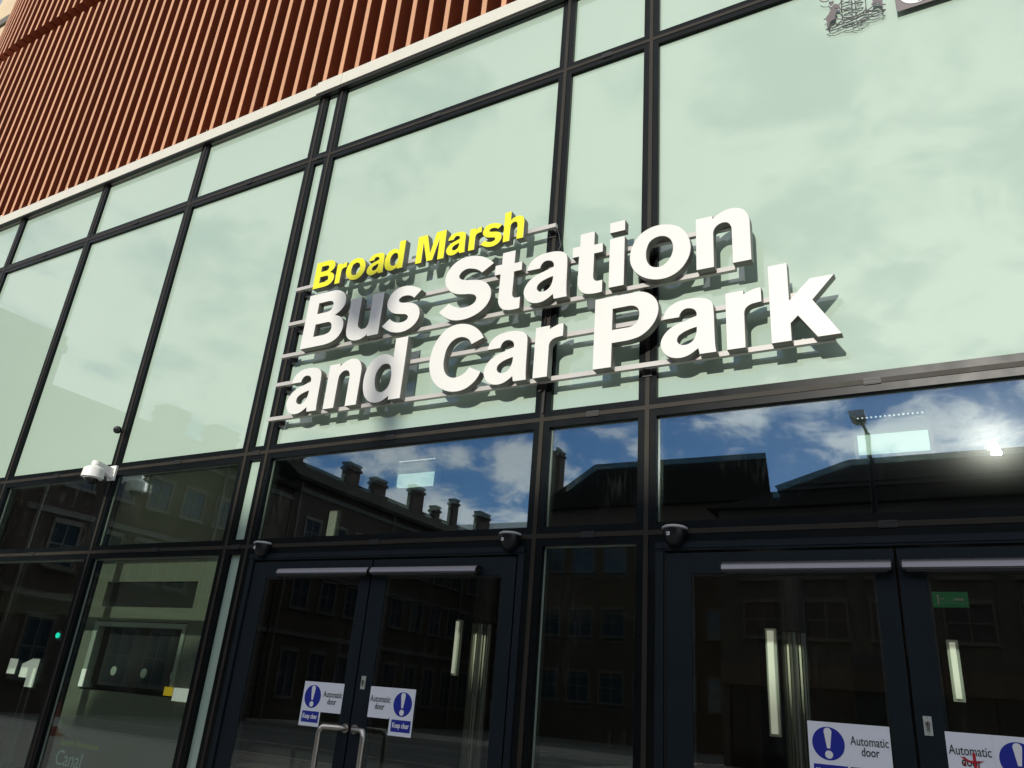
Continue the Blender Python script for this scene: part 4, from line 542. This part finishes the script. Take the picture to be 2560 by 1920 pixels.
def door_sensor(x, label):
    t = thing('door_sensor', (x, -.004, 2.425), label, 'door sensor', 'domed door sensors above the doors'); zc = 2.532
    r_, d_ = .068, .082
    def shell(bm, prof, n=26):
        rings = []
        for r, z, yb in prof: rings.append([bm.verts.new((x + r * math.cos(a), yb - r * d_ / r_ * math.sin(a), zc + z)) for a in [math.pi * k / n for k in range(n + 1)]])
        for a, b in zip(rings, rings[1:]):
            for k in range(n): bm.faces.new((a[k], a[k + 1], b[k + 1], b[k]))
            bm.faces.new((a[0], b[0], b[-1], a[-1]))
        bm.faces.new(rings[0]); bm.faces.new(rings[-1][::-1])
    bm = bmesh.new(); shell(bm, [(.066, .0, -.012), (.070, .004, -.012), (.069, .010, -.012), (.060, .016, -.012), (.03, .022, -.012)]); obj('hood', bm, 'sensor_top', t, smooth=40)
    bm = bmesh.new(); shell(bm, [(.063, -.001, -.0115), (.062, -.03, -.0115), (.055, -.055, -.0115), (.040, -.080, -.0115), (.024, -.094, -.0115)]); obj('sensor_body', bm, 'sensor', t, smooth=50)
    bm = bmesh.new(); a0 = math.pi / 2
    y_ = -.0115 - .062 * d_ / r_ - .001
    box(bm, x - .022, x - .006, y_ - .001, y_, zc - .042, zc - .024); box(bm, x - .022, x - .0185, y_ - .0016, y_ - .0011, zc - .042, zc - .024)
    lab = obj('maker_label', bm, 'white', t)
    bm = bmesh.new(); box(bm, x - .0195, x - .015, y_ - .0022, y_ - .0011, zc - .036, zc - .028); box(bm, x - .015, x - .008, y_ - .0022, y_ - .0011, zc - .036, zc - .034); obj('maker_mark', bm, 'black', lab)
    bm = bmesh.new(); bmesh.ops.recalc_face_normals(bm, faces=[]); bm.free()
    return t
door_sensor(-4.402, 'black door sensor at the left end above the handled doors'); door_sensor(-2.334, 'black door sensor at the right end above the handled doors'); door_sensor(-1.320, 'black door sensor above the doors without handles')

# ---------------------------------------------------------------- door notices
NY = .0035
def notice(xk0, xk1, xa0, xa1, label, scr=False, cut=False):
    t = thing('door_notice', ((min(xk0, xa0) + max(xk1, xa1)) / 2, NY, 1.38), label, 'notice', 'automatic door notices on the door glass')
    obj('panel', bx(xk0, xk1, NY - .0018, NY, 1.379, 1.640), 'notice', t)
    if cut:
        bm = bmesh.new(); prism(bm, [(xa0, 1.466), (xa1 - .010, 1.466), (xa1, 1.476), (xa1, 1.640), (xa0, 1.640)], NY - .0028, NY - .001)
    else: bm = bx(xa0, xa1, NY - .0028, NY - .001, 1.466, 1.640)
    obj('panel', bm, 'notice', t)
    cx, w = (xk0 + xk1) / 2, .068
    bm = bmesh.new(); tube(bm, [(cx, NY - .0019, 1.552), (cx, NY - .0028, 1.552)], w, 48); sy = obj('blue_disc', bm, 'blue', t)
    bm = bmesh.new(); top = [(cx + .0165 * math.cos(a), 1.600 + .0165 * math.sin(a)) for a in [math.pi * k / 12 for k in range(13)]]
    prism(bm, top + [(cx - .0065, 1.532), (cx + .0065, 1.532)], NY - .0036, NY - .0029); tube(bm, [(cx, NY - .0036, 1.507), (cx, NY - .0029, 1.507)], .0165, 24); obj('exclamation_mark', bm, 'white', sy)
    bm = bx(xk0 + .017, xk1 - .010, NY - .0026, NY - .0019, 1.401, 1.466); bb = obj('blue_bar', bm, 'blue', t)
    put_text('lettering', 'Keep clear', .040, (xk0 + xk1) / 2 + .003, NY - .0036, 1.4235, 'white', bb, 'CENTER', bold=.0009, width=.122)
    xc = (xa0 + xa1) / 2
    put_text('lettering', 'Automatic', .052, xc, NY - .0036, 1.555, 'black', t, 'CENTER', bold=.0002, width=.154); put_text('lettering', 'door', .050, xc, NY - .0036, 1.514, 'black', t, 'CENTER', bold=.0005, width=.072)
    if scr:
        bm = bmesh.new()
        box(bm, -.066, -.055, NY - .0044, NY - .0037, 1.50, 1.566); prism(bm, [(-.112, 1.549), (-.095, 1.546), (-.08, 1.536), (-.05, 1.536), (-.024, 1.538), (-.045, 1.530), (-.075, 1.527), (-.09, 1.532)], NY - .0052, NY - .0045)
        prism(bm, [(-.103, 1.528), (-.094, 1.526), (-.092, 1.517), (-.101, 1.519)], NY - .0044, NY - .0037); box(bm, -.052, -.046, NY - .0044, NY - .0037, 1.505, 1.52); obj('red_scribble', bm, 'red', t)
    return t
notice(-3.7944, -3.6270, -3.6267, -3.4626, 'white and blue notice left of the two handles, symbol on its left side')
notice(-3.0791, -2.9102, -3.2484, -3.0794, 'white and blue notice right of the two handles, symbol on its right side', cut=True)
notice(-0.7079, -0.5390, -0.5387, -0.3691, 'clean white and blue notice on the handleless left door leaf')
notice(0.0115, 0.1803, -0.1574, 0.0112, 'white and blue notice with a red scribble over the word door', scr=True)
wt = thing('window_lettering', (-6.0, .05, .89), 'faint film lettering low on the dark window left of the doors', 'lettering')
put_text('lettering', 'Canal', .152, -6.30, .062, .905, 'film_white', wt, sx=.98); put_text('lettering', 'South Entrance', .062, -6.29, .062, 1.045, 'film_green', wt, sx=1.25)

# ---------------------------------------------------------------- lit things inside the lobby
def light_box(x0, x1, z0, z1, y, zd, label, nd):
    t = thing('light_box', ((x0 + x1) / 2, y, z0), label, 'light', 'light boxes hanging in the lobby')
    obj('diffuser', bx(x0, x1, y, y + .06, z0, z1), 'lit_panel', t)
    bm = bmesh.new(); box(bm, x0 - .03, x0 - .001, y - .01, y + .07, z0 - .03, z1 + .17); box(bm, x1 + .001, x1 + .03, y - .01, y + .07, z0 - .03, z1 + .17); box(bm, x0, x1, y + .061, y + .07, z1, z1 + .14); obj('housing', bm, 'pale', t)
    bm = bmesh.new()
    for k in range(nd): lathe(bm, [(.002, -.007), (.0075, -.003), (.0075, .003), (.002, .007)], (x0 + .02 + (x1 - x0 - .04) * k / (nd - 1), y - .02, zd), 8)
    obj('led_row', bm, 'lit_led', t)
light_box(-5.31, -4.81, 3.71, 3.85, 2.5, 3.99, 'small lit panel seen through the window above the handled doors', 15); light_box(-.62, -.11, 3.69, 3.84, 2.5, 3.98, 'wide lit panel seen through the window above the handleless doors', 15)
def tube_light(x, y, z0, z1, w, label):
    t = thing('strip_light', (x, y, z0), label, 'light'); obj('diffuser', bx(x - w / 2, x + w / 2, y, y + .03, z0, z1), 'lit_tube', t); obj('housing', bx(x - w / 2 - .02, x + w / 2 + .02, y + .031, y + .08, z0 - .02, z1 + .02), 'pale', t)
tube_light(-6.185, 2.5, 2.9, 3.48, .085, 'short vertical strip light behind the high window left above the doors')
tube_light(-1.495, 3.0, 1.55, 2.35, .05, 'tall vertical strip light beside the steel column')
tube_light(-.15, 3.0, 1.9, 2.3, .04, 'narrow vertical strip light behind the far right door glass'); tube_light(-4.67, 3.0, 1.85, 2.36, .02, 'thin upright line of light behind the handled right door')
def column(x, y, r, label):
    t = thing('steel_column', (x, y, .1), label, 'column', 'fluted steel columns in the lobby'); bm = bmesh.new(); n = 48
    rings = [[bm.verts.new((x + (r if k % 2 else r * .94) * math.cos(2 * math.pi * k / n), y + (r if k % 2 else r * .94) * math.sin(2 * math.pi * k / n), z)) for k in range(n)] for z in (.1, 2.35)]
    for k in range(n): bm.faces.new((rings[0][k], rings[0][(k + 1) % n], rings[1][(k + 1) % n], rings[1][k]))
    bm.faces.new(rings[0]); bm.faces.new(rings[1]); obj('shaft', bm, 'col_steel', t); bm = bmesh.new(); lathe(bm, [(r * 1.15, 2.351), (r * 1.15, 2.9), (r, 2.95)], (x, y, 0), 24); obj('casing', bm, 'indark', t)
column(-1.33, 3.15, .11, 'steel column behind the handleless left door'); column(-4.44, 3.15, .11, 'steel column behind the handled right door')
t = thing('exit_sign', (-.09, 3.3, 2.75), 'green lit exit sign hanging behind the far right door glass', 'sign')
obj('sign_box', bx(-.26, 0.0, 3.3, 3.34, 2.60, 2.72), 'lit_exit', t); bm = bmesh.new(); box(bm, -.22, -.205, 3.292, 3.299, 2.62, 2.70); box(bm, -.2, -.17, 3.292, 3.299, 2.66, 2.67); box(bm, -.10, -.03, 3.292, 3.299, 2.65, 2.67); obj('symbol', bm, 'pale', t)
t = thing('indicator_light', (-11.6, 2.99, 2.02), 'small round green light glowing in the dark lobby at far left', 'light'); bm = bmesh.new(); tube(bm, [(-11.6, 2.99, 2.02), (-11.6, 3.01, 2.02)], .038, 18); obj('lamp', bm, 'lit_green', t); obj('housing', bx(-11.65, -11.55, 3.011, 3.06, 1.95, 2.09), 'indark', t)
def board(name, x0, x1, y, z0, z1, m, label, cat): return tag(obj(name, bx(x0, x1, y, y + .01, z0, z1), m), label, cat)
board('poster', -12.62, -12.42, 3.0, 1.45, 1.66, 'lit_white', 'small white poster in the dark lobby at far left', 'poster')
t = thing('leaflet_rack', (-11.85, 2.9, .1), 'bright white leaflet rack in the dark lobby beside the small poster', 'rack')
bm = bmesh.new(); prism(bm, [(-12.10, 1.42), (-11.9, 1.42), (-11.9, 1.30), (-11.72, 1.30), (-11.72, 1.68), (-11.86, 1.68), (-12.10, 1.6)], 2.9, 2.92); obj('leaflet', bm, 'lit_white', t); bm = bmesh.new(); box(bm, -11.95, -11.75, 2.925, 2.96, .1, 1.7); obj('stand', bm, 'indark', t)
board('counter_notice', -6.88, -6.55, 1.46, 1.38, 1.50, 'lit_white', 'white notice box on the ticket office sill by the yellow tag', 'notice')
board('counter_tag', -7.02, -6.90, 1.46, 1.42, 1.50, 'amber', 'small yellow tag on the ticket office sill', 'tag')
board('light_strip', -12.2, -11.7, 3.0, 3.14, 3.165, 'lit_led', 'long thin ceiling light strip at far left of the lobby', 'light'); board('light_strip', -7.35, -7.15, 1.46, 2.83, 2.85, 'lit_led', 'short ceiling light strip over the ticket office wall', 'light')

def lamp(name, loc, size, e, col, label):  # added area lamp and glowing box, kept out of view, to brighten the lobby
    t = thing('lobby_fill_light', loc, label, 'light')
    obj('fill_panel', bx(loc[0] - size / 2, loc[0] + size / 2, loc[1] - .12, loc[1] + .12, loc[2] + .012, loc[2] + .06), 'lit_panel', t)
    l_ = bpy.data.lights.new(name, 'AREA'); l_.shape = 'RECTANGLE'; l_.size = size; l_.size_y = .24; l_.energy = e; l_.color = col
    o = bpy.data.objects.new(name, l_); COL.objects.link(o); o.parent = t; o.location = (0, 0, 0)
lamp('lamp', (-7.6, .75, 4.0), 1.8, 4.0, (1, .97, .78), 'added unseen fill light for the ticket office wall')
lamp('lamp', (-1.6, 1.4, 4.15), 1.6, 13, (1, .86, .62), 'added unseen fill light for the brown lobby panels')

# ---------------------------------------------------------------- opposite side of the street (seen in the glass)
def windows(parent, rects, face='x', pos=0, sgn=1):
    """rects: (a0,a1,z0,z1) along the wall; a stone surround and a pane for each"""
    for a0, a1, z0, z1 in rects:
        bm = bmesh.new(); t_ = .09
        def B(p0, p1, q0, q1, d0, d1):
            if face == 'x': box(bm, pos + min(sgn * d0, sgn * d1), pos + max(sgn * d0, sgn * d1), p0, p1, q0, q1)
            else: box(bm, p0, p1, pos + min(sgn * d0, sgn * d1), pos + max(sgn * d0, sgn * d1), q0, q1)
        B(a0 - t_, a0, z0, z1, 0, .08); B(a1, a1 + t_, z0, z1, 0, .08); B(a0 - t_, a1 + t_, z1, z1 + .18, 0, .10); B(a0 - t_ - .05, a1 + t_ + .05, z0 - .14, z0, 0, .16)
        am = (a0 + a1) / 2; B(am - .03, am + .03, z0, z1, .012, .04); zm = (z0 + z1) / 2; B(a0, am - .03, zm - .03, zm + .03, .012, .04); B(am + .03, a1, zm - .03, zm + .03, .012, .04)
        w = obj('window', bm, 'stone', parent); bm = bmesh.new(); B(a0, a1, z0, z1, .002, .011); obj('pane', bm, 'win', w)
def chimney(parent, x, y0, y1, z0, z1, wx=.9, pots=3):
    bm = bmesh.new(); box(bm, x - wx / 2, x + wx / 2, y0, y1, z0, z1); box(bm, x - wx / 2 - .08, x + wx / 2 + .08, y0 - .08, y1 + .08, z1 - .32, z1 - .16); box(bm, x - wx / 2 - .05, x + wx / 2 + .05, y0 - .05, y1 + .05, z1 + .001, z1 + .12)
    c = obj('chimney', bm, 'brick', parent)
    if not pots: return
    bm = bmesh.new()
    for k in range(pots): tube(bm, [(x, y0 + (y1 - y0) * (k + .5) / pots, z1 + .12), (x, y0 + (y1 - y0) * (k + .5) / pots, z1 + .42)], [.11, .09], 10)
    obj('chimney_pot', bm, 'cone' if pots == 9 else 'stone', c)
def terrace(name, x0, ya, yb, ze, zr, label, rows, pitch, w_w, cat='terrace'):
    """row of houses whose street face is the plane x = x0, running from ya to yb (both negative)"""
    t = thing(name, (x0 - 5, (ya + yb) / 2, 0), label, cat)
    obj('wall', bx(x0 - 10, x0, yb, ya, -.09, ze), 'brick', t)
    bm = bmesh.new(); prism(bm, [(x0 + .35, ze + .002), (x0 + .35, ze + .22), (x0 - 1.6, zr), (x0 - 8.4, zr), (x0 - 10.3, ze + .22), (x0 - 10.3, ze + .002)], yb - .2, ya + .2); 
    for v in bm.verts: v.co = Vector((v.co.x, v.co.y, v.co.z))
    obj('roof', bm, 'slate', t)
    bm = bmesh.new(); 
    for z in (3.9, 6.9, ze - .5): box(bm, x0, x0 + .10, yb, ya, z, z + .22)
    for y in (ya - .4, ya - 8.3, ya - 16.2): 
        if y > yb: tube(bm, [(x0 + .14, y, 0), (x0 + .14, y, ze)], .06, 8)
    obj('string_course', bm, 'stone', t)
    R = []
    for z0, z1 in rows:
        y = ya - 1.2
        while y - w_w > yb + .4: R.append((y - w_w, y, z0, z1)); y -= pitch
    windows(t, R, 'x', x0, 1)
    return t
tA = terrace('terrace_building', -29.5, -11.2, -23.8, 10.9, 12.1, 'near brick terrace across the road with tall sash windows, mirrored in the left panes', [(8.1, 9.3), (5.1, 6.6), (1.2, 3.2)], 1.75, 1.0)
for y0, y1, zt in ((-17.6, -16.4, 12.9), (-20.6, -19.2, 12.9)): chimney(tA, -31.0, y0, y1, 11, zt, .9, 0)
tB = terrace('terrace_building', -29.5, -23.9, -46.5, 11.5, 13.1, 'long brick terrace with many chimneys, mirrored above the handled doors', [(8.4, 9.7), (5.3, 6.8), (1.2, 3.2)], 2.0, 1.05)
for Y0, Y1, h in ((28.7, 29.4, 11.8), (33.0, 34.2, 12.3), (35.5, 36.9, 12.1), (39.5, 40.8, 12.7), (42.0, 42.7, 11.95), (44.2, 44.9, 13.0), (47.6, 49.3, 12.9)): chimney(tB, -31.0, 4 - (Y0 * .15 + Y1 * .85), 4 - Y0, 12, 1.7 + h, .5, 0)
tw_ = thing('tower', (-31, -10.5, 0), 'square stone tower at the near end of the brick terrace', 'tower')
obj('shaft', bx(-33.5, -30.4, -11.15, -8.0, -.09, 13.2), 'render', tw_); bm = bmesh.new(); box(bm, -33.7, -30.2, -11.18, -7.8, 13.201, 13.5)
for k in range(4): box(bm, -33.7 + k * .95, -33.7 + k * .95 + .55, -11.1, -7.85, 13.501, 13.9)
obj('parapet', bm, 'stone', tw_)
# low link block between terrace and hall
lk = thing('link_building', (-33, -57, 0), 'low flat roofed block between the terrace and the large hall', 'building'); obj('wall', bx(-42, -26, -62, -56, -.09, 16.2), 'render', lk); obj('parapet', bx(-42.2, -25.9, -62.2, -55.8, 16.201, 16.8), 'white', lk)
# large gabled hall
hall = thing('gabled_hall', (-17, -50, 0), 'large hall with a long dark pitched roof and steep gable, mirrored over the narrow bay', 'building')
bm = bmesh.new(); prism(bm, [(-26.2, -44.2), (-9.9, -44.2), (-12.6, -55), (-26.2, -55)], -.09, 14.59, 'z'); obj('wall', bm, 'brick', hall)
bm = bmesh.new(); vs = [bm.verts.new(p) for p in ((-26.6, -43.8, 14.6), (-9.75, -43.8, 14.6), (-12.7, -55.4, 14.6), (-26.6, -55.4, 14.6), (-23.3, -47.5, 18.9), (-10.72, -47.5, 18.75), (-12.0, -52, 18.7), (-23.3, -52, 18.8))]
for q in ((0, 1, 5, 4), (1, 2, 6, 5), (2, 3, 7, 6), (3, 0, 4, 7), (4, 5, 6, 7), (3, 2, 1, 0)): bm.faces.new([vs[i] for i in q])
obj('roof', bm, 'slate', hall); chimney(hall, -25.6, -46.2, -45.4, 14, 19.4, .7, 3)
R = []
for z0, z1 in ((10.3, 11.9), (6.2, 7.8), (2.2, 3.9)):
    x = -25.5
    while x < -11.5: R.append((x, x + 1.5, z0, z1)); x += 2.3
windows(hall, R, 'y', -44.2, 1)
# broad hipped building, its roof edge shades the lower facade
hip = thing('hipped_building', (8, -34, 0), 'broad low building with a hipped slate roof, mirrored at the right', 'building')
obj('wall', bx(-9.0, 30, -36, -28.9, -.09, 10.09), 'render', hip)
def solid(q):
    bm = bmesh.new(); vs = [bm.verts.new(p) for p in q[0]]
    for f in q[1]: bm.faces.new([vs[i] for i in f])
    return bm
obj('roof', solid((((-6.78, -30.0, 11.39), (30.5, -30.0, 11.39), (30.5, -38.5, 11.39), (-6.78, -38.5, 11.39), (-4.12, -34.0, 13.62), (28, -34.0, 13.50)), ((0, 1, 5, 4), (1, 2, 5), (2, 3, 4, 5), (3, 0, 4), (3, 2, 1, 0)))), 'slate', hip)
obj('lower_roof', solid((((-9.4, -28.5, 10.1), (30.5, -28.5, 10.1), (30.5, -36, 10.1), (-9.4, -36, 10.1), (-6.9, -30.2, 11.2), (30.4, -30.2, 11.2), (30.4, -36, 11.2), (-6.9, -36, 11.2)), ((0, 1, 5, 4), (1, 2, 6, 5), (2, 3, 7, 6), (3, 0, 4, 7), (4, 5, 6, 7), (3, 2, 1, 0)))), 'slate', hip)
obj('eaves_fascia', bx(-6.7, 30.3, -35.9, -30.1, 11.201, 11.385), 'indark', hip)
tube_ = bmesh.new(); tube(tube_, [(-6.45, -32.5, 11.3), (-6.45, -32.5, 12.2)], .12, 10); obj('flue', tube_, 'brick', hip)
R = []
for z0, z1 in ((7.2, 8.8), (4.9, 6.2)):
    x = -8.0
    while x < 26: R.append((x, x + 1.5, z0, z1)); x += 2.4
windows(hip, R, 'y', -28.9, 1)
x = -8.6
while x < 26:
    sf = obj('shopfront', bx(x, x + 2.8, -28.89, -28.84, .6, 2.9), 'indark', hip); bm = bmesh.new(); box(bm, x - .08, x - .001, -28.89, -28.8, .1, 3.0); box(bm, x - .08, x + 2.8, -28.89, -28.8, .1, .599); box(bm, x + 1.38, x + 1.42, -28.838, -28.8, .6, 2.9); obj('frame', bm, 'frame', sf); x += 3.0
bm = bmesh.new(); box(bm, -9.0, 30, -28.89, -28.7, 3.05, 3.8); obj('shop_fascia', bm, 'inwood', hip)
# street lamp whose shadow falls across the letters
lp = thing('street_lamp', (-2.66, -23.75, .1), 'grey street lamp with a flat head across the road, mirrored in the high window', 'street lamp')
bm = bmesh.new(); tube(bm, [(-2.33, -23.75, -.05), (-2.33, -23.75, 4), (-2.33, -23.75, 11.1)], [.12, .10, .078], 14); tube(bm, [(-2.33, -23.75, 11.05), (-2.33, -23.75, 11.25)], [.10, .09], 14); obj('pole', bm, 'frame', lp, smooth=40)
bm = bmesh.new(); tube(bm, [(-2.33, -23.75, 11.2), (-2.40, -23.72, 11.45), (-2.50, -23.6, 11.66)], [.06, .05, .05], 10); obj('arm', bm, 'frame', lp, smooth=40)
bm = bmesh.new(); prism(bm, [(-2.86, 11.93), (-2.34, 11.93), (-2.33, 11.84), (-2.36, 11.70), (-2.46, 11.63), (-2.66, 11.65), (-2.80, 11.74)], -23.95, -23.2); obj('lamp_head', bm, 'sensor_top', lp, bevel=.02)
# traffic cone on the near pavement
cn = thing('traffic_cone', (-19.2, -8.0, .1), 'orange and white traffic cone on the pavement at far left', 'cone')
obj('base', bx(-19.42, -18.98, -8.22, -7.78, .101, .14), 'cone', cn); bm = bmesh.new(); lathe(bm, [(.16, .04), (.125, .20)], (-19.2, -8, .1), 20); lathe(bm, [(.085, .40), (.03, .72)], (-19.2, -8, .1), 20); obj('body', bm, 'cone', cn); bm = bmesh.new(); lathe(bm, [(.125, .201), (.085, .399)], (-19.2, -8, .1), 20); obj('white_band', bm, 'white', cn)
# neighbour beyond the left end of the fin screen
nb = thing('neighbouring_building', (-18, 6, 0), 'pale sandy building just beyond the far left end of the fins', 'building')
obj('wall', bx(-21.0, -15.2, 2.0, 14, -.09, 24.0), 'beige', nb); bm = bmesh.new()
for z in range(5, 24, 3): box(bm, -21, -15.15, 1.94, 1.999, z, z + .25)
obj('string_course', bm, 'stone', nb)
